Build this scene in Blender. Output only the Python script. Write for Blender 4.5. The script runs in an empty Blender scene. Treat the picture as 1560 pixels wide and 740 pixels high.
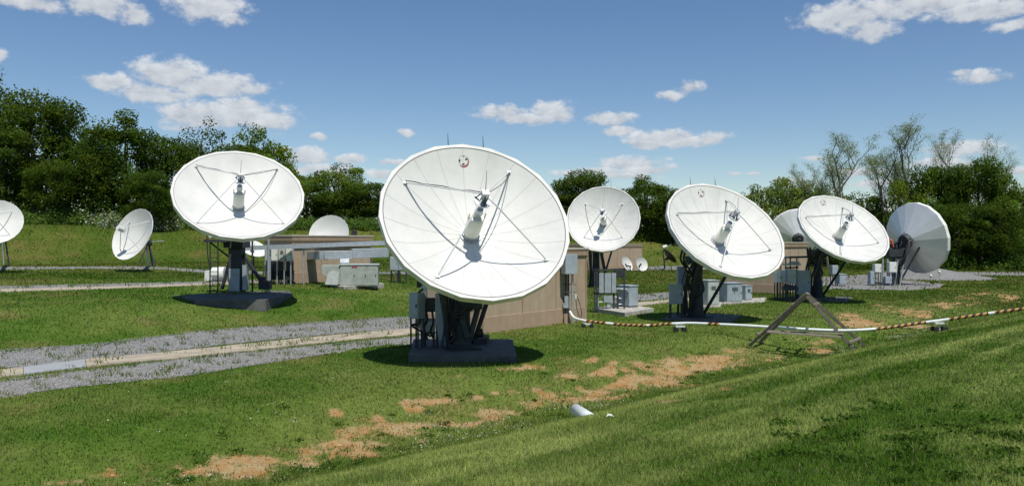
import bpy, math, random
import numpy as np
from mathutils import Vector, Matrix
random.seed(7); rng = np.random.default_rng(7)
C = bpy.context.scene.collection
F, CX, CY, H = 1224.0, 780.0, 370.0, 3.4
V = Vector
R = math.radians

# ------------------------------------------------------------------ noise
def _hash(ix, iy, s):
    n = (ix.astype(np.int64)*374761393 + iy.astype(np.int64)*668265263 + s*974711) & 0x7fffffff
    n = ((n ^ (n >> 13))*1274126177) & 0x7fffffff
    return ((n ^ (n >> 16)) & 0xffff)/65535.0
def vnoise(x, y, s=0):
    x = np.asarray(x, float); y = np.asarray(y, float)
    ix = np.floor(x); iy = np.floor(y); fx = x-ix; fy = y-iy
    fx = fx*fx*(3-2*fx); fy = fy*fy*(3-2*fy)
    a = _hash(ix, iy, s); b = _hash(ix+1, iy, s); c = _hash(ix, iy+1, s); d = _hash(ix+1, iy+1, s)
    return (a*(1-fx)+b*fx)*(1-fy)+(c*(1-fx)+d*fx)*fy
def fbm(x, y, s=0, o=4):
    t = 0; a = .5
    for k in range(o):
        t = t+a*vnoise(np.asarray(x)*2**k, np.asarray(y)*2**k, s+k*17); a *= .5
    return t/(1-.5**o)
def sstep(a, b, x):
    t = np.clip((x-a)/(b-a), 0, 1); return t*t*(3-2*t)

# ------------------------------------------------------------------ terrain
E1 = V((.64, .768, 0)); E2 = V((-.768, .64, 0))          # site grid directions
def ditch(x, y):
    dx, dy = x-1.2, y-18.5
    return .7071*(dx+dy), .7071*(dx-dy)                     # a along, q toward the near bank
PROF_Q = np.array([-60, -6, -3.6, -3.0, -2.2, -1.3, -.7, -.2, .3, 1.0, 2.0, 3.2, 4.5, 6.5, 9, 12.2, 16, 30, 4000])
PROF_Z = np.array([0, 0, 0, -.05, -.22, -.47, -.58, -.62, -.6, -.44, -.12, .27, .66, 1.05, 1.4, 1.75, 1.95, 2.1, 2.1])
def hgt(x, y):
    x = np.asarray(x, float); y = np.asarray(y, float)
    a, q = ditch(x, y)
    q2 = q+.45*(fbm(a*.22+5, q*.05, 3, 3)-.5)*sstep(0, 3, np.abs(a)+2)+.3
    pz = 0
    for o in (-.35, 0, .35):
        pz = pz+np.interp(q2+o, PROF_Q, PROF_Z)/3
    dep = 1-.75*sstep(22, 44, a)
    pz = np.where(pz < 0, pz*dep, pz)
    t = -.768*(x+4.1)+.64*(y-31.3)
    fx = sstep(-1, 10, -x)
    rise = fx*(1.0*sstep(2, 11, t)+.022*np.clip(t-11, 0, 30))
    s = -.6*x+.8*y
    bh = 3.65*(1-sstep(38, 60, x))
    rise = rise+bh*sstep(74, 92, s)
    nz = .05*(fbm(x*.35, y*.35, 9, 3)-.5)+.02*(fbm(x*1.7, y*1.7, 31, 2)-.5)
    soilb = np.exp(-((q+1.6)/1.2)**2)*sstep(-12, -4, a)*(1-sstep(20, 40, a))
    nz = nz+soilb*.22*(fbm(x*1.1, y*1.1, 77, 4)-.5)
    far = sstep(70, 110, np.hypot(x, y))
    nz = nz+far*.25*(fbm(x*.08, y*.08, 12, 2)-.5)
    return pz+rise+nz
def hz(x, y): return float(hgt(x, y))
def ray(u, v): return (u-CX)/F, (CY-v)/F
def at(u, v, Y):
    rx, rz = ray(u, v); return V((rx*Y, Y, H+rz*Y))
def hit(u, v, ymin=2.5, ymax=400):
    rx, rz = ray(u, v)
    ys = np.exp(np.linspace(math.log(ymin), math.log(ymax), 2500))
    d = H+rz*ys-hgt(rx*ys, ys)
    k = np.where(d <= 0)[0]
    if len(k) == 0: y = 150.0
    else:
        k = k[0]
        if k == 0: y = ys[0]
        else: y = ys[k-1]+(ys[k]-ys[k-1])*d[k-1]/(d[k-1]-d[k]+1e-9)
    x = rx*y
    return V((x, y, hz(x, y)))
def g(u, Y, dz=0):
    x = (u-CX)/F*Y; return V((x, Y, hz(x, Y)+dz))

# ------------------------------------------------------------------ materials
def nt(name):
    m = bpy.data.materials.new(name); m.use_nodes = True
    return m, m.node_tree, m.node_tree.nodes['Principled BSDF']
def mat(name, col, rough=.6, metal=0, var=.12, scale=3, bump=0, bscale=40, dirt=None, spec=.5):
    m, t, b = nt(name); N = t.nodes; L = t.links
    tc = N.new('ShaderNodeTexCoord'); n = N.new('ShaderNodeTexNoise'); n.inputs['Scale'].default_value = scale
    n.inputs['Detail'].default_value = 6; n.inputs['Roughness'].default_value = .65
    L.new(tc.outputs['Object'], n.inputs['Vector'])
    cr = N.new('ShaderNodeValToRGB'); e = cr.color_ramp.elements
    lo = [c*(1-var) for c in (dirt or col)]; hi = [min(1, c*(1+var)) for c in col]
    e[0].position = .3; e[1].position = .62; e[0].color = (*lo, 1); e[1].color = (*hi, 1)
    L.new(n.outputs['Fac'], cr.inputs['Fac']); L.new(cr.outputs['Color'], b.inputs['Base Color'])
    b.inputs['Roughness'].default_value = rough; b.inputs['Metallic'].default_value = metal
    b.inputs['Specular IOR Level'].default_value = spec
    if bump:
        n2 = N.new('ShaderNodeTexNoise'); n2.inputs['Scale'].default_value = bscale; n2.inputs['Detail'].default_value = 4
        L.new(tc.outputs['Object'], n2.inputs['Vector'])
        bp = N.new('ShaderNodeBump'); bp.inputs['Strength'].default_value = bump; bp.inputs['Distance'].default_value = .02
        L.new(n2.outputs['Fac'], bp.inputs['Height']); L.new(bp.outputs['Normal'], b.inputs['Normal'])
    return m
M = {}
M['white'] = mat('white_reflector_paint', (.61, .61, .575), .55, 0, .055, .8, dirt=(.575, .575, .54), spec=.35)
M['back'] = mat('reflector_back_panel', (.76, .75, .72), .36, .35, .05, 1.5)
M['flange'] = mat('rim_flange_paint', (.72, .72, .69), .5, 0, .08, 2.5, dirt=(.56, .56, .50))
M['seam'] = mat('panel_seam_grey', (.40, .41, .385), .8, 0, .1)  # plain grey of the raised seam strips and the emblem outline
M['rimline'] = mat('rim_joint_gap', (.17, .16, .15), .8, 0, .1)
M['strut'] = mat('galvanised_strut', (.60, .61, .60), .5, .1, .1)
M['cream'] = mat('cream_feed_paint', (.72, .71, .62), .45, 0, .05, 6)
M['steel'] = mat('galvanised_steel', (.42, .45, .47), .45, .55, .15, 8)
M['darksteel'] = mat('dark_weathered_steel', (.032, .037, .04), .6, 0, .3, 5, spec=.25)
M['mount'] = mat('shaded_grey_mount_steel', (.042, .048, .053), .6, 0, .3, 5, spec=.25)  # grey steel taken near black: shade behind the reflectors is in the colour
M['black'] = mat('black_rubber', (.018, .018, .02), .5, 0, .2)
M['cab'] = mat('blue_grey_cabinet', (.33, .385, .42), .5, .1, .07, 3, dirt=(.28, .32, .34))
M['cab2'] = mat('pale_grey_cabinet', (.43, .46, .44), .5, .1, .07, 3, dirt=(.36, .38, .35))
M['cabw'] = mat('off_white_enclosure', (.62, .63, .58), .5, 0, .07, 3)
M['green'] = mat('sage_hvac_paint', (.34, .375, .34), .5, .05, .08, 3, dirt=(.28, .30, .26))
M['conc'] = mat('concrete', (.40, .385, .34), .9, 0, .18, 2.5, .35, 30, dirt=(.30, .28, .24))
M['concd'] = mat('weathered_shaded_pad_concrete', (.095, .094, .088), .95, 0, .3, 2.0, .35, 30)  # weathered concrete, its colour darkened further to carry the shade beneath the dishes
M['curb'] = mat('tan_path_concrete', (.36, .31, .23), .9, 0, .18, 1.5, .35, 40, dirt=(.28, .24, .18))
M['curbg'] = mat('grey_path_concrete', (.29, .305, .31), .9, 0, .10, 1.5, .35, 40)
M['wood'] = mat('weathered_timber', (.21, .18, .145), .85, 0, .35, 7, .5, 50)
M['pvc'] = mat('white_plastic_pipe', (.66, .70, .66), .4, 0, .06, 3)
M['bark'] = mat('bark', (.10, .085, .068), .95, 0, .4, 3, .8, 12)
M['barkl'] = mat('pale_locust_bark', (.11, .10, .085), .95, 0, .3, 3, .8, 12)
M['red'] = mat('red_enamel', (.33, .03, .04), .5)
M['redfaded'] = mat('faded_red_enamel', (.36, .16, .16), .6)
M['ink'] = mat('emblem_black', (.035, .045, .04), .5)
M['orange'] = mat('orange_strap', (.7, .12, .04), .5)
M['insul'] = mat('brown_wall_panel', (.25, .10, .075), .8)
def mat_wall(name, col, rib=14.0):
    m, t, b = nt(name); N = t.nodes; L = t.links
    tc = N.new('ShaderNodeTexCoord'); n = N.new('ShaderNodeTexNoise'); n.inputs['Scale'].default_value = 2.2; n.inputs['Detail'].default_value = 7
    mp = N.new('ShaderNodeMapping'); mp.inputs['Scale'].default_value = (rib*.35, rib*.35, .35)
    n2 = N.new('ShaderNodeTexNoise'); n2.inputs['Scale'].default_value = 1.0; n2.inputs['Detail'].default_value = 5
    L.new(tc.outputs['Object'], n.inputs['Vector']); L.new(tc.outputs['Object'], mp.inputs['Vector']); L.new(mp.outputs['Vector'], n2.inputs['Vector'])
    mx = N.new('ShaderNodeMath'); mx.operation = 'ADD'; L.new(n.outputs['Fac'], mx.inputs[0]); L.new(n2.outputs['Fac'], mx.inputs[1])
    mr = N.new('ShaderNodeMapRange'); mr.inputs[1].default_value = .7; mr.inputs[2].default_value = 1.3; L.new(mx.outputs[0], mr.inputs[0])
    mi = N.new('ShaderNodeMix'); mi.data_type = 'RGBA'
    mi.inputs[6].default_value = (*[c*.84 for c in col], 1); mi.inputs[7].default_value = (*[c*1.08 for c in col], 1)
    L.new(mr.outputs[0], mi.inputs[0]); L.new(mi.outputs[2], b.inputs['Base Color'])
    n3 = N.new('ShaderNodeTexNoise'); n3.inputs['Scale'].default_value = 60; L.new(tc.outputs['Object'], n3.inputs['Vector'])
    bp = N.new('ShaderNodeBump'); bp.inputs['Strength'].default_value = .5; bp.inputs['Distance'].default_value = .02
    L.new(n3.outputs['Fac'], bp.inputs['Height']); L.new(bp.outputs['Normal'], b.inputs['Normal'])
    b.inputs['Roughness'].default_value = .9
    return m
M['wall'] = mat_wall('tan_stucco_wall', (.40, .31, .215))
M['wallb'] = mat_wall('pink_tan_plinth', (.38, .275, .19))
M['wallt'] = mat_wall('tan_fascia', (.31, .225, .145))
M['roof'] = mat('pale_roof_membrane', (.42, .38, .31), .9, 0, .1)
def mat_stripe():
    m, t, b = nt('yellow_black_stripe_wrap'); N = t.nodes; L = t.links
    uv = N.new('ShaderNodeUVMap'); sp = N.new('ShaderNodeSeparateXYZ'); L.new(uv.outputs[0], sp.inputs[0])
    a = N.new('ShaderNodeMath'); a.operation = 'MULTIPLY_ADD'; a.inputs[1].default_value = 4.6; L.new(sp.outputs[1], a.inputs[0]); L.new(sp.outputs[0], a.inputs[2])
    f = N.new('ShaderNodeMath'); f.operation = 'FRACT'; L.new(a.outputs[0], f.inputs[0])
    gq = N.new('ShaderNodeMath'); gq.operation = 'GREATER_THAN'; gq.inputs[1].default_value = .5; L.new(f.outputs[0], gq.inputs[0])
    mi = N.new('ShaderNodeMix'); mi.data_type = 'RGBA'; mi.inputs[6].default_value = (.50, .27, .08, 1); mi.inputs[7].default_value = (.03, .025, .02, 1)
    L.new(gq.outputs[0], mi.inputs[0]); L.new(mi.outputs[2], b.inputs['Base Color']); b.inputs['Roughness'].default_value = .5
    return m
M['stripe'] = mat_stripe()
def mat_gravel(name, c1, c2, sc=38):
    m, t, b = nt(name); N = t.nodes; L = t.links
    tc = N.new('ShaderNodeTexCoord'); vo = N.new('ShaderNodeTexVoronoi'); vo.inputs['Scale'].default_value = sc
    L.new(tc.outputs['Object'], vo.inputs['Vector'])
    vo2 = N.new('ShaderNodeTexVoronoi'); vo2.inputs['Scale'].default_value = sc*.3; L.new(tc.outputs['Object'], vo2.inputs['Vector'])
    n = N.new('ShaderNodeTexNoise'); n.inputs['Scale'].default_value = .9; n.inputs['Detail'].default_value = 8; n.inputs['Roughness'].default_value = .7; L.new(tc.outputs['Object'], n.inputs['Vector'])
    sp = N.new('ShaderNodeSeparateColor'); L.new(vo.outputs['Color'], sp.inputs[0])
    sp2 = N.new('ShaderNodeSeparateColor'); L.new(vo2.outputs['Color'], sp2.inputs[0])
    a = N.new('ShaderNodeMath'); a.operation = 'MULTIPLY_ADD'; a.inputs[1].default_value = .45; L.new(sp.outputs[0], a.inputs[0]); L.new(n.outputs['Fac'], a.inputs[2])
    a2 = N.new('ShaderNodeMath'); a2.operation = 'MULTIPLY_ADD'; a2.inputs[1].default_value = .35; L.new(sp2.outputs[0], a2.inputs[0]); L.new(a.outputs[0], a2.inputs[2])
    mr = N.new('ShaderNodeMapRange'); mr.inputs[1].default_value = .45; mr.inputs[2].default_value = 1.3; L.new(a2.outputs[0], mr.inputs[0])
    mi = N.new('ShaderNodeMix'); mi.data_type = 'RGBA'; mi.inputs[6].default_value = (*c1, 1); mi.inputs[7].default_value = (*c2, 1)
    L.new(mr.outputs[0], mi.inputs[0]); L.new(mi.outputs[2], b.inputs['Base Color']); b.inputs['Roughness'].default_value = .95
    bp = N.new('ShaderNodeBump'); bp.inputs['Strength'].default_value = .8; bp.inputs['Distance'].default_value = .03
    L.new(a.outputs[0], bp.inputs['Height']); L.new(bp.outputs['Normal'], b.inputs['Normal'])
    return m
M['gravel'] = mat_gravel('blue_grey_gravel', (.10, .098, .092), (.28, .275, .265))
M['gravel2'] = mat_gravel('dusty_gravel', (.13, .115, .09), (.33, .32, .30))
def mat_leaf(name, tr=.42):
    m = bpy.data.materials.new(name); m.use_nodes = True; t = m.node_tree; N = t.nodes; L = t.links; N.clear()
    at_ = N.new('ShaderNodeAttribute'); at_.attribute_name = 'col'
    d = N.new('ShaderNodeBsdfDiffuse'); tl = N.new('ShaderNodeBsdfTranslucent'); gl = N.new('ShaderNodeBsdfGlossy'); gl.inputs['Roughness'].default_value = .45
    hs = N.new('ShaderNodeHueSaturation'); hs.inputs['Hue'].default_value = .485; hs.inputs['Value'].default_value = 1.25
    L.new(at_.outputs['Color'], d.inputs[0]); L.new(at_.outputs['Color'], hs.inputs['Color']); L.new(hs.outputs[0], tl.inputs[0])
    mx = N.new('ShaderNodeMixShader'); mx.inputs[0].default_value = tr; L.new(d.outputs[0], mx.inputs[1]); L.new(tl.outputs[0], mx.inputs[2])
    mx2 = N.new('ShaderNodeMixShader'); mx2.inputs[0].default_value = .0; L.new(mx.outputs[0], mx2.inputs[1]); L.new(gl.outputs[0], mx2.inputs[2])
    o = N.new('ShaderNodeOutputMaterial'); L.new(mx2.outputs[0], o.inputs[0])
    return m
M['leaf'] = mat_leaf('foliage'); M['blade'] = mat_leaf('grass_blades', .4)

def mat_clod():
    m, t, b = nt('clay_clods'); a_ = t.nodes.new('ShaderNodeAttribute'); a_.attribute_name = 'col'; t.links.new(a_.outputs['Color'], b.inputs['Base Color']); b.inputs['Roughness'].default_value = 1; return m
M['clod'] = mat_clod()
# ------------------------------------------------------------------ mesh builder
class MB:
    def __init__(s): s.v = []; s.f = []; s.sm = []
    def add(s, vs, fs, smooth=False):
        o = len(s.v); s.v += [V(p) for p in vs]
        for f in fs: s.f.append([i+o for i in f]); s.sm.append(smooth)
        return s
    def box(s, c, size, ax=None, taper=1.0):
        """box centre c, full size along axes ax (3 vectors)"""
        X, Y, Z = ax or (V((1, 0, 0)), V((0, 1, 0)), V((0, 0, 1)))
        a, b, d = [k/2 for k in size]; c = V(c); vs = []
        for k in (-1, 1):
            tp = taper if k > 0 else 1
            for i, j in ((-1, -1), (1, -1), (1, 1), (-1, 1)): vs.append(c+X*a*i*tp+Y*b*j*tp+Z*d*k)
        return s.add(vs, [(3, 2, 1, 0), (4, 5, 6, 7), (0, 1, 5, 4), (1, 2, 6, 5), (2, 3, 7, 6), (3, 0, 4, 7)])
    def beam(s, p0, p1, w, t, up=None):
        p0, p1 = V(p0), V(p1); Z = (p1-p0).normalized(); up = V(up) if up else V((0, 0, 1))
        if abs(Z.dot(up)) > .97: up = V((0, 1, 0))
        X = Z.cross(up).normalized(); Y = Z.cross(X)
        return s.box((p0+p1)/2, (w, t, (p1-p0).length), (X, Y, Z))
    def tube(s, pts, r, n=8, caps=True, smooth=True):
        pts = [V(p) for p in pts]; rs = r if isinstance(r, (list, tuple)) else [r]*len(pts)
        o = []; X = None
        for i, p in enumerate(pts):
            d = (pts[min(i+1, len(pts)-1)]-pts[max(i-1, 0)]).normalized()
            if X is None: X = d.orthogonal().normalized()
            else:
                X = X-d*X.dot(d); X = X.normalized() if X.length > 1e-6 else d.orthogonal().normalized()
            Y = d.cross(X); o.append([p+(X*math.cos(k*2*math.pi/n)+Y*math.sin(k*2*math.pi/n))*rs[i] for k in range(n)])
        vs = [q for ring in o for q in ring]; fs = []
        for i in range(len(pts)-1):
            for k in range(n): fs.append((i*n+k, i*n+(k+1) % n, (i+1)*n+(k+1) % n, (i+1)*n+k))
        s.add(vs, fs, smooth)
        if caps: s.add(o[0], [tuple(range(n-1, -1, -1))]); s.add(o[-1], [tuple(range(n))])
        return s
    def ring(s, fr, z, r0, r1, n=32, th=.02):
        """flat annulus with thickness in a frame (o, X, Y, Z)"""
        o, X, Y, Z = fr; vs = []
        for k in range(n):
            a = k*2*math.pi/n; d = X*math.cos(a)+Y*math.sin(a)
            vs += [o+Z*z+d*r0, o+Z*z+d*r1, o+Z*(z+th)+d*r1, o+Z*(z+th)+d*r0]
        fs = []
        for k in range(n):
            a, b = 4*k, 4*((k+1) % n)
            for i in range(4): fs.append((a+i, b+i, b+(i+1) % 4, a+(i+1) % 4))
        return s.add(vs, fs)
    def build(s, name, m, parent=None, bevel=0):
        loc = V((0, 0, 0)); p = parent
        while p is not None:
            if p.parent is None: loc = p.location.copy()
            p = p.parent
        me = bpy.data.meshes.new(name); me.from_pydata([tuple(p-loc) for p in s.v], [], s.f)
        me.polygons.foreach_set('use_smooth', s.sm); me.update()
        o = bpy.data.objects.new(name, me); C.objects.link(o); o.parent = parent
        me.materials.append(m if not isinstance(m, str) else M[m])
        if bevel:
            bv = o.modifiers.new('bevel', 'BEVEL'); bv.width = bevel; bv.segments = 2; bv.limit_method = 'ANGLE'
        return o
def tag(o, label=None, cat=None, group=None, kind=None):
    for k, v in (('label', label), ('category', cat), ('group', group), ('kind', kind)):
        if v: o[k] = v
    return o
def thing(name, loc, label, cat, group=None):
    o = bpy.data.objects.new(name, None); C.objects.link(o); o.location = loc; o.empty_display_size = .3
    return tag(o, label, cat, group)
def rebase(o):
    """a single-mesh thing: move its origin to the foot of its geometry"""
    me = o.data; n = len(me.vertices); a = np.empty(n*3, np.float32); me.vertices.foreach_get('co', a); a = a.reshape(-1, 3)
    c = a.mean(0); c[2] = a[:, 2].min(); a -= c; me.vertices.foreach_set('co', a.ravel()); me.update(); o.location = c; return o
def mesh_np(name, v, f, k, m, col=None, smooth=False):
    me = bpy.data.meshes.new(name); nf = len(f)
    me.vertices.add(len(v)); me.vertices.foreach_set('co', v.astype(np.float32).ravel())
    me.loops.add(nf*k); me.loops.foreach_set('vertex_index', f.astype(np.int32).ravel())
    me.polygons.add(nf); me.polygons.foreach_set('loop_start', np.arange(0, nf*k, k, dtype=np.int32))
    me.polygons.foreach_set('use_smooth', np.full(nf, smooth))
    if col is not None:
        at_ = me.attributes.new('col', 'FLOAT_COLOR', 'POINT')
        c4 = np.ones((len(v), 4), np.float32); c4[:, :3] = col; at_.data.foreach_set('color', c4.ravel())
    me.update(calc_edges=True); me.materials.append(M[m] if isinstance(m, str) else m)
    return me

# ------------------------------------------------------------------ gravel strips, paths
POLYS = []; GPOL = []
def pts_on(pl, n):
    P = [hit(*q) for q in pl]; seg = [0]
    for i in range(1, len(P)): seg.append(seg[-1]+(P[i]-P[i-1]).length)
    out = []
    for k in range(n+1):
        d = seg[-1]*k/n; i = 1
        while i < len(P)-1 and seg[i] < d: i += 1
        t = (d-seg[i-1])/max(1e-6, seg[i]-seg[i-1]); out.append(P[i-1].lerp(P[i], t))
    return out
def strip(name, A, B, m, n=200, mm=10, rag=.0, off=.02, seed=0, th=0, mask=True):
    a = pts_on(A, n); b = pts_on(B, n); vs = []; fs = []
    for i in range(n+1):
        w = (b[i]-a[i]); wl = w.length; w2 = w/max(wl, 1e-5)
        ra = rag*(float(fbm(a[i].x*.9+seed, a[i].y*.9, seed, 5))-.5)*2; rb = rag*(float(fbm(b[i].x*.9, b[i].y*.9+seed, seed+5, 5))-.5)*2
        if rag > .25:
            ra += .75*(float(fbm(a[i].x*3.7, a[i].y*3.7, seed+2, 3))-.5); rb += .75*(float(fbm(b[i].x*3.7, b[i].y*3.7, seed+7, 3))-.5)
        pa = a[i]+w2*ra; pb = b[i]+w2*rb; row = []
        for j in range(mm+1):
            p = pa.lerp(pb, j/mm); row.append((p.x, p.y, hz(p.x, p.y)+(off if th or 0 < j < mm else -.03)))
        vs += row
    W = mm+1
    for i in range(n):
        for j in range(mm): fs.append((i*W+j, (i+1)*W+j, (i+1)*W+j+1, i*W+j+1))
    mb = MB(); mb.add(vs, fs, True)
    if th:                                                  # slab edges
        for i in range(n):
            for j, fl in ((0, 0), (mm, 1)):
                p, q = V(vs[i*W+j]), V(vs[(i+1)*W+j]); dn = V((0, 0, -th)); f = [(0, 1, 2, 3)] if fl else [(3, 2, 1, 0)]
                mb.add([p, q, q+dn, p+dn], f)
    o = mb.build(name, m); tag(o, kind='structure')
    if name.startswith('gravel'): GPOL.append(len(POLYS))
    if mask: POLYS.append(np.array([(p.x, p.y) for p in a]+[(p.x, p.y) for p in reversed(b)]))
    return o
strip('gravel_path', [(-420, 573), (-60, 540), (0, 533), (150, 523), (300, 505), (470, 491), (640, 481), (700, 476)],
      [(-420, 610), (-60, 571), (0, 560), (60, 562), (150, 548), (330, 527), (480, 512), (640, 500), (700, 494)], 'gravel', 400, 12, .3, .022, 3)
strip('gravel_verge', [(-420, 640), (-60, 588), (0, 579), (150, 562), (300, 545), (450, 530), (640, 512), (700, 506)],
      [(-420, 690), (-60, 622), (0, 605), (100, 592), (300, 571), (440, 549), (560, 528), (640, 523), (700, 514)], 'gravel2', 400, 10, .6, .021, 11)
def slabs(name, A, B, m, **k): return strip(name, A, B, m, mm=3, off=.045, th=.12, **k)
slabs('concrete_path', [(130, 549), (330, 530), (480, 514), (640, 500), (720, 493.5)], [(132, 560), (330, 540.5), (480, 524), (640, 508), (720, 501)], 'curb', n=60)
slabs('concrete_path', [(36, 560.5), (129, 549)], [(36, 571.5), (131, 560)], 'curbg', n=20)
slabs('concrete_path', [(-380, 610), (-60, 570.5), (35, 560.6)], [(-380, 626), (-60, 582), (35, 571.8)], 'curb', n=40)
strip('gravel_road', [(915, 452), (1030, 443), (1130, 436), (1260, 428)], [(930, 463), (1030, 454), (1130, 446), (1260, 434)], 'gravel', 160, 6, .3, .03, 5)
slabs('concrete_path', [(955, 463), (1030, 456), (1120, 448)], [(960, 468), (1030, 460), (1120, 452)], 'curb', n=30)
strip('gravel_road', [(-300, 444), (0, 435.5), (160, 432), (335, 427.5), (400, 426)], [(-300, 450), (0, 441), (160, 437), (335, 431), (400, 429)], 'gravel', 200, 5, .3, .03, 6)
slabs('concrete_path', [(-300, 450.5), (0, 441.3), (160, 437.2), (335, 431.3), (400, 429.5)], [(-300, 455.5), (0, 445.3), (160, 440.6), (335, 434), (400, 432)], 'curb', n=60)
strip('gravel_road', [(-200, 408), (0, 406.5), (120, 406), (240, 405.5), (272, 409)], [(-200, 413), (0, 411), (120, 409.5), (240, 410), (272, 411)], 'gravel', 160, 4, .8, .05, 8)
strip('gravel_path', [(265, 408), (330, 411), (400, 413)], [(262, 412), (330, 417.5), (400, 418.5)], 'gravel', 80, 4, .5, .05, 9)
strip('gravel_road', [(460, 418), (640, 415.5)], [(460, 422), (640, 419.5)], 'gravel', 60, 4, .5, .05, 9)
strip('gravel_yard', [(950, 405), (1040, 403.5), (1120, 403)], [(940, 413), (1040, 411), (1120, 410)], 'gravel', 80, 4, .8, .05, 10)
strip('gravel_yard', [(1255, 421), (1330, 417), (1400, 414.5), (1480, 414), (1600, 415.5), (1750, 416.5)], [(1245, 436), (1330, 433), (1405, 420), (1480, 419), (1600, 420), (1750, 421)], 'gravel', 160, 8, .8, .05, 12)
strip('gravel_yard', [(1262, 432), (1330, 425), (1400, 428), (1440, 434)], [(1262, 440), (1330, 441.5), (1390, 442.5), (1432, 438)], 'gravel', 100, 8, .5, .08, 13)

# ------------------------------------------------------------------ ground
SOIL = [(180, 722, 76, 24), (230, 738, 40, 8), (350, 703, 30, 8), (400, 722, 60, 12), (470, 700, 34, 9), (600, 660, 66, 15), (640, 648, 40, 8), (545, 690, 30, 8),
        (510, 628, 12, 6), (575, 640, 10, 5), (725, 604, 12, 5), (755, 598, 14, 4), (632, 622, 14, 5), (740, 634, 30, 6), (820, 616, 52, 11), (900, 600, 60, 11), (960, 586, 66, 12), (1030, 568, 60, 13),
        (1075, 550, 58, 12), (920, 566, 30, 12), (900, 548, 20, 7), (985, 560, 34, 10), (860, 572, 18, 5), (1010, 612, 26, 5), (1105, 592, 20, 4), (1120, 535, 24, 6), (800, 560, 34, 4), (700, 575, 30, 4),
        (1310, 492, 34, 8), (1340, 466, 26, 8), (1385, 474, 40, 5), (1440, 462, 40, 5), (1465, 453, 12, 9), (1540, 455, 18, 5), (1400, 480, 36, 4), (1245, 520, 22, 6), (1190, 545, 24, 4), (1255, 536, 20, 4),
        (1500, 448, 34, 4), (1290, 480, 22, 6), (1380, 498, 30, 3), (280, 716, 70, 9), (440, 706, 60, 7), (560, 676, 60, 8), (690, 646, 60, 6), (880, 608, 90, 7), (1000, 583, 90, 9), (660, 612, 50, 5), (500, 690, 60, 5), (120, 735, 40, 8), (780, 628, 80, 5), (950, 556, 60, 8), (1060, 560, 70, 9)]
SE = []
for (u, v, ru, rv) in SOIL:
    c = hit(u, v); A = (hit(u+ru, v)-hit(u-ru, v))/2; B = (hit(u, max(372, v-rv))-hit(u, v+rv))/2
    if v < 400: A = V((ru/F*c.y, 0, 0)); B = V((0, 3, 0))
    if B.length > 3: B = B*(3/B.length)
    SE.append((c.x, c.y, np.linalg.inv(np.array([[A.x, B.x], [A.y, B.y]]))))
def soilmask(x, y):
    m = np.full(x.shape, -3.0)
    for cx, cy, I in SE:
        dx, dy = x-cx, y-cy; e1 = I[0, 0]*dx+I[0, 1]*dy; e2 = I[1, 0]*dx+I[1, 1]*dy
        m = np.maximum(m, 1-np.sqrt(e1*e1+e2*e2))
    a, q = ditch(x, y)
    n = .30*fbm(x*1.3, y*1.3, 41, 5)+.38*fbm(a*.55, q*2.3, 44, 5)+.32*fbm(x*4.5, y*4.5, 43, 4)
    band = .35*np.exp(-((q+1.7)/1.3)**2)
    return np.clip((m*.75+band*1.1+(n-.5)*5.4)*.8+.06, 0, 1)*sstep(-1.3, .1, m)
def inpoly(x, y):
    r = np.zeros(x.shape, bool)
    for P in POLYS:
        ok = (x > P[:, 0].min()) & (x < P[:, 0].max()) & (y > P[:, 1].min()) & (y < P[:, 1].max())
        idx = np.where(ok)[0]
        if len(idx) == 0: continue
        xx, yy = x[idx], y[idx]; ins = np.zeros(len(idx), bool); n = len(P)
        for i in range(0, n):
            x0, y0 = P[i]; x1, y1 = P[(i+1) % n]
            c = ((y0 > yy) != (y1 > yy)) & (xx < (x1-x0)*(yy-y0)/(y1-y0+1e-12)+x0); ins ^= c
        r[idx] |= ins
    return r
def grasscol(x, y):
    """base colour of the turf: species, mowing and wear, no shading"""
    a, q = ditch(x, y)
    n1 = fbm(x*.16, y*.16, 51, 4); n2 = fbm(x*.9, y*.9, 61, 4); n3 = fbm(x*4, y*4, 71, 2)
    near = sstep(-.2, 3.6, q+1.2*(n2-.5))
    streak = fbm(a*.12, q*1.4, 81, 3)
    dry = np.clip((n1-.5)*2.0+(n2-.5)*1.4+.42+.35*np.exp(-((q+2.6)/2.0)**2), 0, 1)
    dry = dry*(1-near)+near*np.clip(.62+(streak-.5)*2.0+(n2-.5)*1.0+.35*sstep(1, 4, q)-.6*sstep(5.5, 9.5, q+.25*(a+10)), 0.05, 1)
    lush = np.array([.056, .112, .012]); dryc = np.array([.122, .158, .034]); pale = np.array([.235, .27, .080])
    tgt = dryc*(1-near[:, None])+pale*near[:, None]
    c = lush*(1-dry[:, None])+tgt*dry[:, None]
    br = np.clip((fbm(x*.6+9, y*.6, 91, 4)-.60)*5, 0, 1)*(1-near)*.5
    c = c*(1-br[:, None])+np.array([.19, .155, .06])*br[:, None]
    sm = (soilmask(x, y)*.75)[:, None]; c = c*(1-sm)+np.array([.20, .155, .065])*sm
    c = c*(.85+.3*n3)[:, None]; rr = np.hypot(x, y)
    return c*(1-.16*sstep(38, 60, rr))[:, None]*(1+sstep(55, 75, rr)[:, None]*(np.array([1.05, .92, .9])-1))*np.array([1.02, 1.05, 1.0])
ang = np.concatenate([np.arange(-46, 46, .2), np.arange(46, 314, 2.5)])*math.pi/180
rad = [.3]
while rad[-1] < 3000:
    r = rad[-1]; rad.append(r*(1.012 if r < 60 else 1.012+.05*min(1, (r-60)/200)) + (.02 if r < 5 else 0))
rad = np.array(rad); na, nr = len(ang), len(rad)
RR, AA = np.meshgrid(rad, ang, indexing='ij'); X = (RR*np.sin(AA)).ravel(); Y = (RR*np.cos(AA)).ravel()
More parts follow.
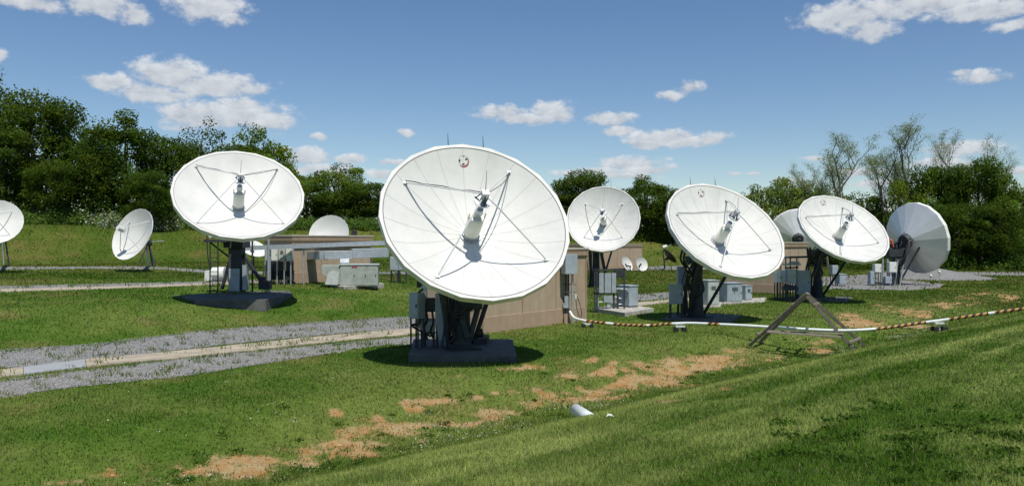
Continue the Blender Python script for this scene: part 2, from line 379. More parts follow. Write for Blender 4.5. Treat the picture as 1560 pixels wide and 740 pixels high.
Z = hgt(X, Y)
gv = np.stack([X, Y, Z], 1); gv = np.vstack([gv, [[0, 0, hz(0, 0)]]])
i, j = np.meshgrid(np.arange(nr-1), np.arange(na), indexing='ij'); j2 = (j+1) % na
gf = np.stack([i*na+j, i*na+j2, (i+1)*na+j2, (i+1)*na+j], -1).reshape(-1, 4)
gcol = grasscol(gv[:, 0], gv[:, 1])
def mat_ground():
    m, t, b = nt('turf_and_clay'); N = t.nodes; L = t.links
    c = N.new('ShaderNodeAttribute'); c.attribute_name = 'col'; s = N.new('ShaderNodeAttribute'); s.attribute_name = 'soil'
    tc = N.new('ShaderNodeTexCoord')
    def noise(sc, d=6, r=.7):
        n = N.new('ShaderNodeTexNoise'); n.inputs['Scale'].default_value = sc; n.inputs['Detail'].default_value = d; n.inputs['Roughness'].default_value = r
        L.new(tc.outputs['Object'], n.inputs['Vector']); return n
    n1 = noise(9); n2 = noise(2.0, 8, .75); n3 = noise(7, 9, .78)
    mr = N.new('ShaderNodeMapRange'); mr.inputs[1].default_value = .25; mr.inputs[2].default_value = .75; mr.inputs[3].default_value = .62; mr.inputs[4].default_value = 1.3
    L.new(n1.outputs['Fac'], mr.inputs[0])
    vm = N.new('ShaderNodeVectorMath'); vm.operation = 'SCALE'; L.new(c.outputs['Color'], vm.inputs[0]); L.new(mr.outputs[0], vm.inputs['Scale'])
    cr = N.new('ShaderNodeValToRGB'); e = cr.color_ramp.elements; e[0].position = .36; e[0].color = (.32, .155, .042, 1); e[1].position = .6; e[1].color = (.36, .275, .145, 1)
    L.new(n2.outputs['Fac'], cr.inputs['Fac'])
    sa = N.new('ShaderNodeMath'); sa.operation = 'MULTIPLY_ADD'; sa.inputs[1].default_value = 2.2; L.new(n3.outputs['Fac'], sa.inputs[0]); L.new(s.outputs['Fac'], sa.inputs[2])
    sr = N.new('ShaderNodeMapRange'); sr.inputs[1].default_value = 1.42; sr.inputs[2].default_value = 1.75; L.new(sa.outputs[0], sr.inputs[0])
    mi = N.new('ShaderNodeMix'); mi.data_type = 'RGBA'; L.new(sr.outputs[0], mi.inputs[0]); L.new(vm.outputs[0], mi.inputs[6]); L.new(cr.outputs['Color'], mi.inputs[7])
    L.new(mi.outputs[2], b.inputs['Base Color']); b.inputs['Roughness'].default_value = 1; b.inputs['Specular IOR Level'].default_value = .1
    bp = N.new('ShaderNodeBump'); bp.inputs['Strength'].default_value = .9; bp.inputs['Distance'].default_value = .06
    L.new(n1.outputs['Fac'], bp.inputs['Height']); L.new(bp.outputs['Normal'], b.inputs['Normal'])
    return m
M['ground'] = mat_ground()
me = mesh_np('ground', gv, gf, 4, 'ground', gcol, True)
sa_ = me.attributes.new('soil', 'FLOAT', 'POINT'); sa_.data.foreach_set('value', soilmask(gv[:, 0], gv[:, 1]).astype(np.float32))
o = bpy.data.objects.new('ground', me); C.objects.link(o); tag(o, kind='structure')

# ------------------------------------------------------------------ pads / slabs
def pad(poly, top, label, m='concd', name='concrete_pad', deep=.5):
    n = len(poly); vs = [V((p.x, p.y, top)) for p in poly]+[V((p.x, p.y, top-deep)) for p in poly]
    a = sum((vs[i].x*vs[(i+1) % n].y-vs[(i+1) % n].x*vs[i].y) for i in range(n))
    if a < 0: vs = list(reversed(vs[:n]))+list(reversed(vs[n:]))
    mb = MB(); mb.add(vs, [tuple(range(n))]+[(i, i+n, (i+1) % n+n, (i+1) % n) for i in range(n)])
    o = mb.build(name, m, bevel=.015); rebase(o); tag(o, label, 'concrete pad'); POLYS.append(np.array([(p.x, p.y) for p in poly])); return o
def onz(u, v, z):
    rx, rz = ray(u, v); Y = (z-H)/rz; return V((rx*Y, Y, z))

# ------------------------------------------------------------------ dishes
def frame_from(u, v, Y, ratio, phi, facing=1):
    c = at(u, v, Y); d = (c-V((0, 0, H))).normalized(); r = d.cross(V((0, 0, 1))).normalized(); up = r.cross(d)
    s = math.sqrt(1-ratio*ratio); n = (-d*facing*ratio+(r*math.sin(R(phi))+up*math.cos(R(phi)))*s).normalized()
    X = V((0, 0, 1)).cross(n).normalized(); Yv = n.cross(X)
    return c, X, Yv, n
def reflector(root, c, X, Yv, n, D, seg=20, fd=.38, lip=.035, flange=.2, seams=True, backmat='back', hubr=.55, hubback=.38, name='reflector'):
    Ro = D/2; Ri = Ro*(1-lip); f = fd*D; zr = Ri*Ri/(4*f); Vx = c-n*zr
    P = lambda r, a, z: Vx+X*(r*math.cos(a))+Yv*(r*math.sin(a))+n*z
    sub = 4; NA = seg*sub; nr_ = 12; vs = [P(0, 0, 0)]; fs = []
    for i in range(1, nr_+1):
        r = Ri*i/nr_
        for k in range(NA): vs.append(P(r, 2*math.pi*k/NA, r*r/(4*f)))
    for k in range(NA):
        fs.append((0, 1+k, 1+(k+1) % NA))
        for i in range(nr_-1):
            a = 1+i*NA; fs.append((a+k, a+NA+k, a+NA+(k+1) % NA, a+(k+1) % NA))
    mb = MB(); mb.add(vs, fs, True)
    def poly(k, r):   # polygonal outline, corners on the seams
        s = k//sub; t = (k % sub)/sub; a0, a1 = 2*math.pi*s/seg, 2*math.pi*(s+1)/seg
        return (V((math.cos(a0), math.sin(a0), 0))*(1-t)+V((math.cos(a1), math.sin(a1), 0))*t)*r
    vs = []
    for k in range(NA):
        a = 2*math.pi*k/NA; q = poly(k, Ro*1.012)
        vs += [P(Ri, a, zr), Vx+X*q.x+Yv*q.y+n*(zr+.02), Vx+X*q.x+Yv*q.y+n*(zr+.02-flange)]
    fs = []
    for k in range(NA):
        a, b = 3*k, 3*((k+1) % NA); fs.append((a, a+1, b+1, b))
    mb.add(vs, fs); ref = mb.build(name, 'white', root)
    fb = MB(); vs2 = []
    for k in range(seg):
        a = 2*math.pi*k/seg; d = X*math.cos(a)+Yv*math.sin(a)
        vs2 += [Vx+d*Ro*1.012+n*(zr+.02), Vx+d*Ro*1.012+n*(zr+.02-flange)]
    fb.add(vs2, [(2*k, 2*k+1, (2*k+3) % (2*seg), (2*k+2) % (2*seg)) for k in range(seg)]); fb.build('rim_flange', 'flange' if backmat != 'black' else 'black', root)
    bm_ = MB(); vs = []
    for k in range(seg):
        a = 2*math.pi*k/seg; d = X*math.cos(a)+Yv*math.sin(a)
        vs += [Vx+d*Ro*1.010+n*(zr+.022-flange), Vx+d*Ro*.66+n*(zr*.44-flange*.8-.02), Vx+d*hubr+n*(-hubback)]
    for k in range(seg):
        a, b = 3*k, 3*((k+1) % seg)
        bm_.add([vs[a], vs[b], vs[b+1], vs[a+1]], [(0, 1, 2, 3)]); bm_.add([vs[a+1], vs[b+1], vs[b+2], vs[a+2]], [(0, 1, 2, 3)])
    bm_.build('back_panel', backmat, root)
    hb = MB(); hb.tube([Vx-n*(hubback-.1), Vx-n*(hubback+.03), Vx-n*(hubback+.32)], [hubr*.98, hubr*.98, hubr*.8], 28); hb.build('back_hub', 'mount' if backmat != 'black' else 'black', root)
    if seams:
        sb = MB()
        for s in range(seg):
            a = 2*math.pi*s/seg; t = V((-math.sin(a), math.cos(a), 0)); w = .006*D/5.6; pr = None
            for i in range(13):
                r = .3+(Ri-.3)*i/12; z = r*r/(4*f)+.004; p = P(r, a, z); tt = X*t.x+Yv*t.y
                if pr: sb.add([pr[0], pr[1], p+tt*w, p-tt*w], [(0, 3, 2, 1)])
                pr = (p-tt*w, p+tt*w)
        sb.ring((Vx, X, Yv, n), .3*.3/(4*f)+.002, .29, .306, 40, .004); sb.build('panel_seams', 'seam', root)
        rb = MB(); rb.ring((Vx, X, Yv, n), zr-.003, Ri-.012, Ri+.014, 80, .006); rb.build('rim_joint', 'rimline', root)
    return Vx, f, zr, P, ref
def feed(root, Vx, X, Yv, n, D, P, f, hubz=None, conelen=.92, cr=.25, cable=True, foot=.8, hub2=.055, rot=45, spider=1.0):
    k = D/5.6; hubz = (hubz or 1.80)*k; fc = MB()
    fc.tube([Vx+n*.02, Vx+n*conelen*k*.98, Vx+n*conelen*k], [cr*k*1.02, cr*k*.92, cr*k*.78], 28)
    fo = fc.build('feed_cone', 'cream', root)
    rb = MB(); rb.ring((Vx, X, Yv, n), .03*k, cr*k*1.05, cr*k*1.32, 28, .035); rb.ring((Vx, X, Yv, n), .10*k, cr*k*1.0, cr*k*1.12, 28, .05); rb.build('base_ring', 'steel', fo)
    nk = MB(); nk.tube([Vx+n*conelen*k, Vx+n*(conelen+.14)*k, Vx+n*(conelen+.17)*k, Vx+n*(conelen+.36)*k], [.115*k, .10*k, .135*k, .11*k], 18); nk.build('feed_horn', 'steel', fo)
    for s in (-1, 1):
        ea = MB(); ea.beam(Vx+X*s*cr*k*.95+n*(conelen-.12)*k, Vx+X*s*cr*k*.95+n*(conelen+.13)*k, .05*k, .02, up=n); ea.build('bracket', 'cream', fo)
    hb = MB(); o = Vx+n*hubz
    hb.ring((o, X, Yv, n), -.18*k, .10*k, .25*k, 24, .05*k); hb.tube([o-n*.26*k, o-n*.16*k], [.1*k, .2*k], 20)
    hb.tube([o-n*.16*k, o+n*.12*k], .085*k, 12); hb.box(o+n*.16*k, (.2*k, .17*k, .16*k), (X, Yv, n)); so = hb.build('subreflector', 'steel', root)
    for a in (30, 150, 270):
        d = X*math.cos(R(a))+Yv*math.sin(R(a)); b = MB(); b.tube([o-n*.15*k+d*.22*k, o+n*.1*k+d*.1*k], .022*k, 6); b.build('adjuster', 'mount', so)
    for q, a in enumerate((45+0, 135, 225, 315)):
        a = R(a-45+rot); r = D/2*foot; p = P(r, a, r*r/(4*f)+.01); d = X*math.cos(a)+Yv*math.sin(a)
        top = o+n*.06*k+d*.11*k; sb = MB(); kn = top.lerp(p, .16)+n*.05*k
        sb.tube([top, kn, p+n*.05], .023*k, 8); so2 = sb.build('strut', 'strut', root)
        fb = MB(); fb.box(p+n*.03*k, (.12*k, .07*k, .07*k), (X, Yv, n)); fb.build('foot_bracket', 'steel', so2)
        if cable and q in (1,):
            cb = MB(); pts = [top.lerp(p+n*.05, t/8)+Yv*(.045*k+.02*k*math.sin(t*1.9))+n*.02 for t in range(9)]; cb.tube(pts, .014*k, 6); cb.build('cable', 'black', so2)
        if cable and q == 0:
            cb = MB(); pts = [top.lerp(p+n*.05, t/10)+X*(.02*k+.16*k*math.sin(t/10*math.pi)) for t in range(11)]; cb.tube(pts, .011*k, 6); cb.build('cable', 'black', so2)
    w = MB(); w.tube([o+n*.2*k, o+n*.2*k+V((.03, 0, .62*k))], [.012*k, .006*k], 5); w.build('lightning_rod', 'mount', root)
    return o
def whips(root, P, D, zr, angs, up=.42):
    for a in angs:
        p = P(D/2*1.0, R(a), zr-.05); w = MB(); w.tube([p, p+V((-.01, .02, up*.5)), p+V((-.02, .05, up))], [.016, .011, .006], 5); w.build('lightning_rod', 'mount', root)
def emblem(root, P, f, D, r=.76, a=98, s=.17, m='red', sw_=1.0):
    a = R(a); c = P(D/2*r, a, 0); 
    def Q(x, y, lift=.008):      # local tangent coordinates on the dish surface
        px = D/2*r*math.cos(a)+x*s; py = D/2*r*math.sin(a)+y*s; rr = math.hypot(px, py); return P(rr, math.atan2(py, px), rr*rr/(4*f)+lift)
    ring = MB(); N_ = 28
    for k in range(N_):
        t0, t1 = 2*math.pi*k/N_, 2*math.pi*(k+1)/N_
        ring.add([Q(.93*math.cos(t0), .93*math.sin(t0)), Q(math.cos(t0), math.sin(t0)), Q(math.cos(t1), math.sin(t1)), Q(.93*math.cos(t1), .93*math.sin(t1))], [(0, 1, 2, 3)])
    em = ring.build('emblem', 'seam', root)
    for cx, cy, w, h, n_ in ((-.74, -.02, .21, .30, 5), (.66, .26, .25, .22, 5), (.04, -.66, .34, .17, 5), (.12, .74, .16, .08, 4)):
        bl = MB(); bl.add([Q(cx+w*math.cos(2*math.pi*k/n_+.4), cy+h*math.sin(2*math.pi*k/n_+.4), .011) for k in range(n_)], [tuple(range(n_))]); bl.build('emblem_patch', 'ink', em)
    sw = MB(); N_ = 22
    for k in range(N_):
        t0 = R(-135+175*k/N_); t1 = R(-135+175*(k+1)/N_); w0 = .24*sw_*math.sin(math.pi*k/N_)+.02; w1 = .24*sw_*math.sin(math.pi*(k+1)/N_)+.02
        sw.add([Q(1.06*math.cos(t0), 1.06*math.sin(t0), .012), Q((1.06+w0)*math.cos(t0), (1.06+w0)*math.sin(t0), .012), Q((1.06+w1)*math.cos(t1), (1.06+w1)*math.sin(t1), .012), Q(1.06*math.cos(t1), 1.06*math.sin(t1), .012)], [(0, 1, 2, 3)])
    sw.build('emblem_swoosh', m, em)
def cables(root, pts_list, r=.03, mtl='black', name='cable'):
    for pts in pts_list:
        n = len(pts)
        # catmull-rom smoothing
        out = []
        P_ = [pts[0]]+list(pts)+[pts[-1]]
        for i in range(1, n):
            for t in range(6):
                t /= 6; a, b, c, d = P_[i-1], P_[i], P_[i+1], P_[i+2]
                out.append(.5*((2*b)+(c-a)*t+(2*a-5*b+4*c-d)*t*t+(3*b-a-3*c+d)*t**3))
        out.append(pts[-1]); m = MB(); m.tube(out, r, 6); m.build(name, mtl, root)
def mount(root, base, Vx, X, Yv, n, k=1.0, hubback=.7, seed=1, style='king'):
    rr = random.Random(seed); Bk = Vx-n*hubback*k; Z = V((0, 0, 1))
    hd = V((n.x, n.y, 0)).normalized(); sd = V((0, 0, 1)).cross(hd)
    topz = max(base.z+1.2*k, Bk.z-.5*k); top = V((base.x, base.y, topz))
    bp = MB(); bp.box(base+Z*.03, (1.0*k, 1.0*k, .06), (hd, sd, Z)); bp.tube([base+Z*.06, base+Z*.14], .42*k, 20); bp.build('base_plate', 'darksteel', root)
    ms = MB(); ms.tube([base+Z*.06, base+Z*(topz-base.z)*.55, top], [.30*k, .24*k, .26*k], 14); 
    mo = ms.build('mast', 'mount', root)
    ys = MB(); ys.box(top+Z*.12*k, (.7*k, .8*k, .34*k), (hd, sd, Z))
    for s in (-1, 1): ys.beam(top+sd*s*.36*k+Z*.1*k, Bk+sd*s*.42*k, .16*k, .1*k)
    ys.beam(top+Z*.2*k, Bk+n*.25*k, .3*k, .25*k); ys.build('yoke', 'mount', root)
    for s in (-1, 1):
        st = MB(); st.tube([base+sd*s*.38*k+hd*-.1+Z*.08, Vx-n*.25*k+sd*s*.95*k-Yv*.55*k], .07*k, 10); st.build('support_strut', 'mount', root)
    jk = MB(); a0 = base-hd*.3*k+Z*(topz-base.z)*.35; a1 = Bk+Yv*.75*k+n*.2*k
    jk.tube([a0, a0.lerp(a1, .55)], .075*k, 10); jk.tube([a0.lerp(a1, .55), a1], .04*k, 8); jk.build('elevation_jack', 'steel', root)
    az = MB(); b0 = top+sd*.1*k-Z*.35*k-hd*.25*k; b1 = Bk+sd*.95*k+n*.1*k; az.tube([b0, b0.lerp(b1, .5)], .06*k, 10); az.tube([b0.lerp(b1, .5), b1], .035*k, 8); az.build('azimuth_jack', 'darksteel', root)
    mt = MB(); mt.tube([a0-Z*.16*k, a0+Z*.16*k], .12*k, 12); mt.build('drive_motor', 'cab', root)
    cl = []
    for q in range(5):
        s = rr.uniform(-.5, .5); t = rr.uniform(.1, .4)
        cl.append([Bk+sd*s*k+n*.2*k+Yv*.3*k, Bk+sd*(s-.45)*k-hd*t*k-Z*.25*k, top+sd*(s*.6-.42)*k-hd*.1-Z*.75*k, base+sd*(-.40+s*.3)*k+Z*.75*k-hd*.05, base+sd*(-.48+s*.4)*k+Z*.08+hd*.05])
    cables(root, cl, .026*k)
    return top, Bk, hd, sd
def boxon(name, label, cat, u0, u1, v0, v1, Y, depth, m, ax=None, legs=None, door=True, zb=None, lid=False, vent=False, group=None):
    """cabinet seen between pixels u0..u1, v0..v1 at distance Y (front face); legs reach to z = legs"""
    c = at((u0+u1)/2, (v0+v1)/2, Y); w = (u1-u0)/F*Y; h = (v1-v0)/F*Y; X_, Y_ = ax or (V((1, 0, 0)), V((0, 1, 0))); Z_ = V((0, 0, 1))
    c = c+Y_*depth/2; foot = legs if legs is not None else c.z-h/2
    root = thing(name, V((c.x, c.y, foot)), label, cat, group)
    b = MB(); b.box(c, (w, depth, h), (X_, Y_, Z_)); b.build('body', m, root, bevel=.012)
    if door:
        nd = 2 if w > .9 else 1
        for k in range(nd):
            dw = w*.9/nd; dc = c-Y_*(depth/2+.009)+X_*((k-(nd-1)/2)*w*.94/nd); d = MB(); d.box(dc, (dw, .012, h*.88), (X_, Y_, Z_)); do = d.build('door', m, root, bevel=.004)
            hh = MB(); hh.box(dc-Y_*.02+X_*dw*.38, (.03, .025, .1), (X_, Y_, Z_)); hh.build('handle', 'darksteel', do)
    if lid: l = MB(); l.box(c+Z_*(h/2+.025), (w*1.08, depth*1.1, .04), (X_, Y_, Z_)); l.build('lid', m, root, bevel=.008)
    if vent:
        vb = MB()
        for q in range(5): vb.box(c-Y_*(depth/2+.018)+Z_*(h*.28-q*.045), (w*.4, .012, .02), (X_, Y_, Z_))
        vb.build('vent', 'darksteel', root)
    if legs is not None:
        for s in (-1, 1):
            for t in (-1, 1):
                p = c+X_*s*(w/2-.04)+Y_*t*(depth/2-.04)-Z_*h/2; lg = MB(); lg.beam(p, V((p.x, p.y, legs)), .05, .05); lg.build('leg', 'mount', root)
    return root, c, w, h

GD = 'large white satellite dishes'
# ---- main dish
D = 5.6
D = 5.46; c, X_, Yv, n = frame_from(726, 331.5, 22.7, .765, 20)
base = onz(703, 531, .20)
root = thing('satellite_dish', base, 'largest nearest white satellite dish with red-edged emblem, on a concrete pad in front', 'satellite dish', GD)
Vx, f, zr, P, ref = reflector(root, c, X_, Yv, n, D); feed(root, Vx, X_, Yv, n, D, P, f, rot=54, foot=.84)
whips(root, P, D, zr, (99, 76)); emblem(root, P, f, D, .84, 90, .145)
top, Bk, hd, sd = mount(root, base, Vx, X_, Yv, n, 1.0); Zv_ = V((0, 0, 1))
tz = .20
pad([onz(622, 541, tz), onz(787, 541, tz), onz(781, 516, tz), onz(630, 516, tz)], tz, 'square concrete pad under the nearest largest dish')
boxon('equipment_cabinet', 'grey-blue cabinet at the far left edge of the nearest dish pad', 'cabinet', 620, 640, 446, 485, 24.3, .3, 'cab', (E1.cross(V((0, 0, 1))).normalized(), E1), tz)
boxon('equipment_cabinet', 'tall grey cabinet on a tapered stand beside the nearest dish mast', 'cabinet', 663, 686, 447, 495, 24.4, .4, 'cab', None, tz, door=False)
boxon('electrical_box', 'pale box behind the left cabinet of the nearest dish', 'box', 640, 649, 450, 478, 24.8, .25, 'cab2', None, tz)
r_, c_, w_, h_ = boxon('drive_motor', 'round motor housing under the left cabinet on the nearest pad', 'motor', 640, 662, 493, 506, 24.6, .3, 'cab2', None, tz, door=False)
mm = MB(); mm.tube([c_+V((-.25, 0, .12)), c_+V((.22, 0, .12))], .17, 16); mm.build('housing', 'cab2', r_)
pr = thing('conduit_post', onz(652, 520, tz), 'slim grey conduit post holding a white sensor by the nearest dish', 'post')
q = MB(); q.tube([onz(650, 522, tz), at(650, 440, onz(650, 522, tz).y)], .025, 8); q.build('pole', 'steel', pr)
q = MB(); tp = at(646, 440, onz(650, 522, tz).y); q.box(tp, (.2, .2, .16)); q.tube([tp+V((0, 0, .08)), tp+V((0, 0, .2))], [.11, .03], 12); q.build('sensor_head', 'cabw', pr)
q = MB(); q.box(tp+V((-.14, 0, .15)), (.16, .18, .2)); q.build('clamp', 'black', pr)
cables(root, [[at(648, 470, 24.6), at(651, 485, 24.5), at(646, 500, 24.6), at(652, 518, 24.6)], [at(658, 472, 24.5), at(660, 490, 24.4), at(656, 505, 24.5), at(662, 518, 24.5)], [at(690, 450, 24.0), at(695, 480, 23.8), at(686, 500, 24.0), at(684, 520, 24.2)], [at(644, 440, 24.2), at(636, 452, 24.3), at(640, 490, 24.4), at(628, 496, 24.4), at(656, 512, 24.5)], [at(672, 450, 23.9), at(680, 470, 23.8), at(700, 478, 23.8), at(712, 462, 23.9)],
              [at(676, 445, 23.9), at(688, 478, 23.8), at(704, 482, 23.8), at(722, 468, 23.9)], [at(690, 455, 23.9), at(682, 490, 24), at(692, 512, 24), at(686, 520, 24)], [at(697, 470, 23.9), at(690, 500, 24), at(700, 516, 24)]], .035)
for a, b in (((694, 462, 24.0), (713, 514, 23.9)), ((731, 458, 24.2), (716, 514, 24.0)), ((704, 470, 24.6), (690, 516, 24.8)), ((676, 470, 24.8), (700, 500, 24.6))):
    q = MB(); q.tube([at(*a), at(*b)], .085, 10); q.build('support_strut', 'mount', root)
q = MB(); bx_, by_ = onz(690, 528, .20), onz(738, 524, .20); q.beam(bx_+Zv_*.1, by_+Zv_*.1, .14, .2); q.beam(onz(700, 519, .20)+Zv_*.1, onz(742, 519, .20)+Zv_*.1, .14, .2); q.beam(bx_+Zv_*.1, onz(700, 519, .20)+Zv_*.1, .14, .2); q.beam(by_+Zv_*.1, onz(742, 519, .20)+Zv_*.1, .14, .2); q.build('base_frame', 'darksteel', root)
q = MB(); q.box(at(702, 488, 24.5), (.55, .5, .8)); q.box(at(712, 460, 24.3), (.9, .5, .4)); q.build('gear_housing', 'mount', root, bevel=.02)
q = MB(); q.box(at(656, 464, 24.7), (.26, .3, .42)); q.box(at(655, 500, 24.9), (.3, .3, .3)); q.build('junction_box', 'mount', root)
q = MB(); q.add([at(665, 495, 24.4), at(685, 495, 24.4), at(680, 517, 24.4), at(668, 517, 24.4), at(665, 495, 24.6), at(685, 495, 24.6), at(680, 517, 24.6), at(668, 517, 24.6)], [(0, 1, 2, 3), (7, 6, 5, 4), (0, 3, 7, 4), (1, 5, 6, 2), (0, 4, 5, 1), (3, 2, 6, 7)]); q.build('cabinet_stand', 'cab', root)
q = MB(); q.tube([at(727, 508, 24.4), at(736, 506, 24.4)], .13, 14); q.build('hose_reel', 'black', root)
# small wall louvre left of building corner handled with building

# ---- dish 3
D = 5.38; c, X_, Yv, n = frame_from(1106, 348.5, 34.6, .61, 33)
base = onz(1062, 483, .05)
root = thing('satellite_dish', base, 'white satellite dish with faint emblem beyond the wooden trestle, steeply tilted right', 'satellite dish', GD)
Vx, f, zr, P, ref = reflector(root, c, X_, Yv, n, D); feed(root, Vx, X_, Yv, n, D, P, f, rot=62)
whips(root, P, D, zr, (104, 76)); emblem(root, P, f, D, .86, 95, .15, 'redfaded', .7)
mount(root, base, Vx, X_, Yv, n, 1.0, seed=2)
tz = .03+hz(base.x, base.y)
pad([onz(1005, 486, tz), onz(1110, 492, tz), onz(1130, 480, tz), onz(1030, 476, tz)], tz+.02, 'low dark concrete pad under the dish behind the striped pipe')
Yb = base.y
boxon('equipment_cabinet', 'blue-grey cabinet on a post at the left of the striped-pipe dish', 'cabinet', 1021, 1041, 433, 463, Yb-.3, .35, 'cab', None, tz)
boxon('equipment_cabinet', 'narrow cabinet behind the post cabinet of the striped-pipe dish', 'cabinet', 1033, 1046, 406, 434, Yb+.6, .35, 'cab', None, tz)
cables(root, [[at(1040, 380, Yb-.8), at(1037, 395, Yb-.9), at(1046, 412, Yb-.7), at(1052, 440, Yb-.5), at(1062, 447, Yb-.5)], [at(1044, 382, Yb-.8), at(1042, 398, Yb-.9), at(1052, 415, Yb-.6), at(1046, 440, Yb-.5), at(1047, 476, Yb-.3)],
              [at(1056, 400, Yb-.6), at(1047, 420, Yb-.6), at(1043, 450, Yb-.4), at(1040, 478, Yb-.3)], [at(1062, 410, Yb-.5), at(1072, 440, Yb-.7), at(1060, 450, Yb-.6), at(1052, 432, Yb-.5)]], .05)
# ---- dish 4
D = 5.22; c, X_, Yv, n = frame_from(1285, 346.5, 45.4, .575, 31)
base = onz(1246, 453, .03)
root = thing('satellite_dish', base, 'white tilted satellite dish with small round emblem, right of the tan shelter', 'satellite dish', GD)
Vx, f, zr, P, ref = reflector(root, c, X_, Yv, n, D); feed(root, Vx, X_, Yv, n, D, P, f, rot=62); emblem(root, P, f, D, .86, 95, .15, 'redfaded', .7)
mount(root, base, Vx, X_, Yv, n, 1.05, seed=3)
Yb = base.y; tz = .05+hz(base.x, base.y)
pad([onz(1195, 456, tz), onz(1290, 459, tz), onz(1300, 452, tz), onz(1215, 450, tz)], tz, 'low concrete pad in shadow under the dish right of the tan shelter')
cables(root, [[at(1230, 378, Yb-1), at(1232, 392, Yb-.9), at(1240, 400, Yb-.7), at(1246, 405, Yb-.6)], [at(1234, 377, Yb-1), at(1236, 390, Yb-.9), at(1246, 396, Yb-.7)],
              [at(1240, 400, Yb-.6), at(1229, 405, Yb-.5), at(1229, 440, Yb-.4)], [at(1245, 400, Yb-.6), at(1236, 425, Yb-.6), at(1236, 450, Yb-.3)], [at(1246, 402, Yb-.6), at(1253, 415, Yb-.6), at(1248, 422, Yb-.6)]], .06)
k = 0
for (a, b, v0, v1, m_, lab) in ((1183, 1190, 414, 430, 'cabw', 'first pale box of the row left of the emblem dish mast, leftmost'), (1191, 1199, 412, 430, 'cabw', 'second pale box of the row near the tan shelter'),
                          (1200, 1213, 410, 432, 'cab2', 'widest pale cabinet of the row by the tan shelter'), (1215, 1235, 412, 448, 'cab', 'blue-grey cabinet close to the mast of the emblem dish by the shelter')):
    boxon('equipment_cabinet', lab, 'cabinet', a, b, v0, v1, 47.5+(k % 2)*.3, .5, m_, None, hz(17, 47)); k += 1
rt = thing('equipment_rack', g(1205, 48.5), 'dark steel pipe rack over the pale boxes by the tan shelter', 'rack')
q = MB()
for (a, b) in ((1197, 392), (1204, 392), (1214, 392), (1232, 391)): q.tube([g(a, 48.6), at(a, b, 48.6)], .04, 6)
q.beam(at(1194, 392, 48.6), at(1236, 391, 48.6), .08, .12); q.beam(at(1196, 408, 48.6), at(1216, 407, 48.6), .08, .1); q.build('frame', 'mount', rt)
q = MB(); q.box(at(1206, 402.5, 48.6), (.9, .6, .12)); q.box(at(1210, 399.5, 48.6), (.5, .4, .1)); q.build('top_box', 'cab2', rt)
rt = thing('condenser_unit', g(1204, 46.6), 'low dark condenser unit on legs in front of the pale boxes', 'condenser')
q = MB(); q.box(at(1203, 439, 46.6), (.8, .5, .22)); q.tube([at(1194, 435, 46.5), at(1211, 438, 46.5)], .13, 12); q.build('body', 'mount', rt)
for a in (1194, 1199, 1212): q = MB(); q.beam(at(a, 440, 46.6), g(a, 46.6), .07, .07); q.build('leg', 'mount', rt)

# ---- dish 5 (seen from behind)
c, X_, Yv, n = frame_from(1399, 362, 64, .75, 74, -1)
base = g(1364, 64.2)
root = thing('satellite_dish', base, 'satellite dish seen from behind with silver back panels, far right', 'satellite dish', GD)
Vx, f, zr, P, ref = reflector(root, c, X_, Yv, n, 5.65, seg=18, hubr=.62, hubback=.5, flange=.3)
mount(root, base, Vx, X_, Yv, n, 1.0, seed=4)
Yb = 63.4
cables(root, [[at(1390, 365, Yb-.6), at(1384, 370, Yb-.8), at(1381, 385, Yb-.8), at(1376, 400, Yb-.6), at(1372, 405, Yb-.5)], [at(1386, 367, Yb-.6), at(1382, 375, Yb-.8), at(1379, 392, Yb-.8), at(1374, 403, Yb-.5)], [at(1388, 366, Yb-.6), at(1380, 388, Yb-.9), at(1372, 400, Yb-.6)]], .09)
q = MB(); q.tube([at(1357, 365, Yb-.3), at(1361, 376, Yb-.2)], [.1, .07], 8); q.build('marker', 'orange', root)
q = MB(); q.box(at(1364, 385, Yb-.2), (1.3, .8, .6)); q.beam(at(1352, 392, Yb-.2), at(1378, 391, Yb-.3), .25, .2); q.build('drive_housing', 'darksteel', root)
pad([onz(1352, 436, .0), onz(1396, 437, .0), onz(1388, 431.5, .0), onz(1345, 431.5, .0)], .06+hz(31, 62), 'pale concrete slab beneath the backward-facing dish at right', 'curb')
gz = hz(30, 63)
for (a, b, v0, v1, m_, lab) in ((1326, 1332, 413, 433, 'cab', 'narrow blue-grey cabinet left of the backward-facing dish stand'), (1333, 1343, 402, 415, 'cabw', 'small white box raised left of the backward-facing dish stand'),
                          (1355, 1366, 399, 415, 'cabw', 'white box with a round dial on the stand of the backward-facing dish'), (1349, 1359, 421, 432, 'cab', 'low blue-grey box at the foot of the backward-facing dish')):
    boxon('equipment_cabinet', lab, 'cabinet', a, b, v0, v1, 62.6, .5, m_, None, gz)
q = thing('stand_frame', g(1362, 63), 'steel leg frame holding boxes under the backward-facing dish', 'frame'); 
for a, b in ((1352, 1356), (1368, 1363), (1377, 1371), (1345, 1345)): qq = MB(); qq.tube([at(a, 394, 63), g(b, 63)], .07, 6); qq.build('leg', 'steel', q)
# ---- dish 6 (behind shelter, from behind)
c, X_, Yv, n = frame_from(1211, 356, 84, .9, -30, -1)
base = g(1208, 85)
root = thing('satellite_dish', base, 'rear of a silver-backed dish rising behind the tan shelter roof', 'satellite dish', GD)
Vx, f, zr, P, ref = reflector(root, c, X_, Yv, n, 5.5, seg=20, hubr=.6, hubback=.5, seams=False, flange=.3)
mount(root, base, Vx, X_, Yv, n, 1.0, seed=5)
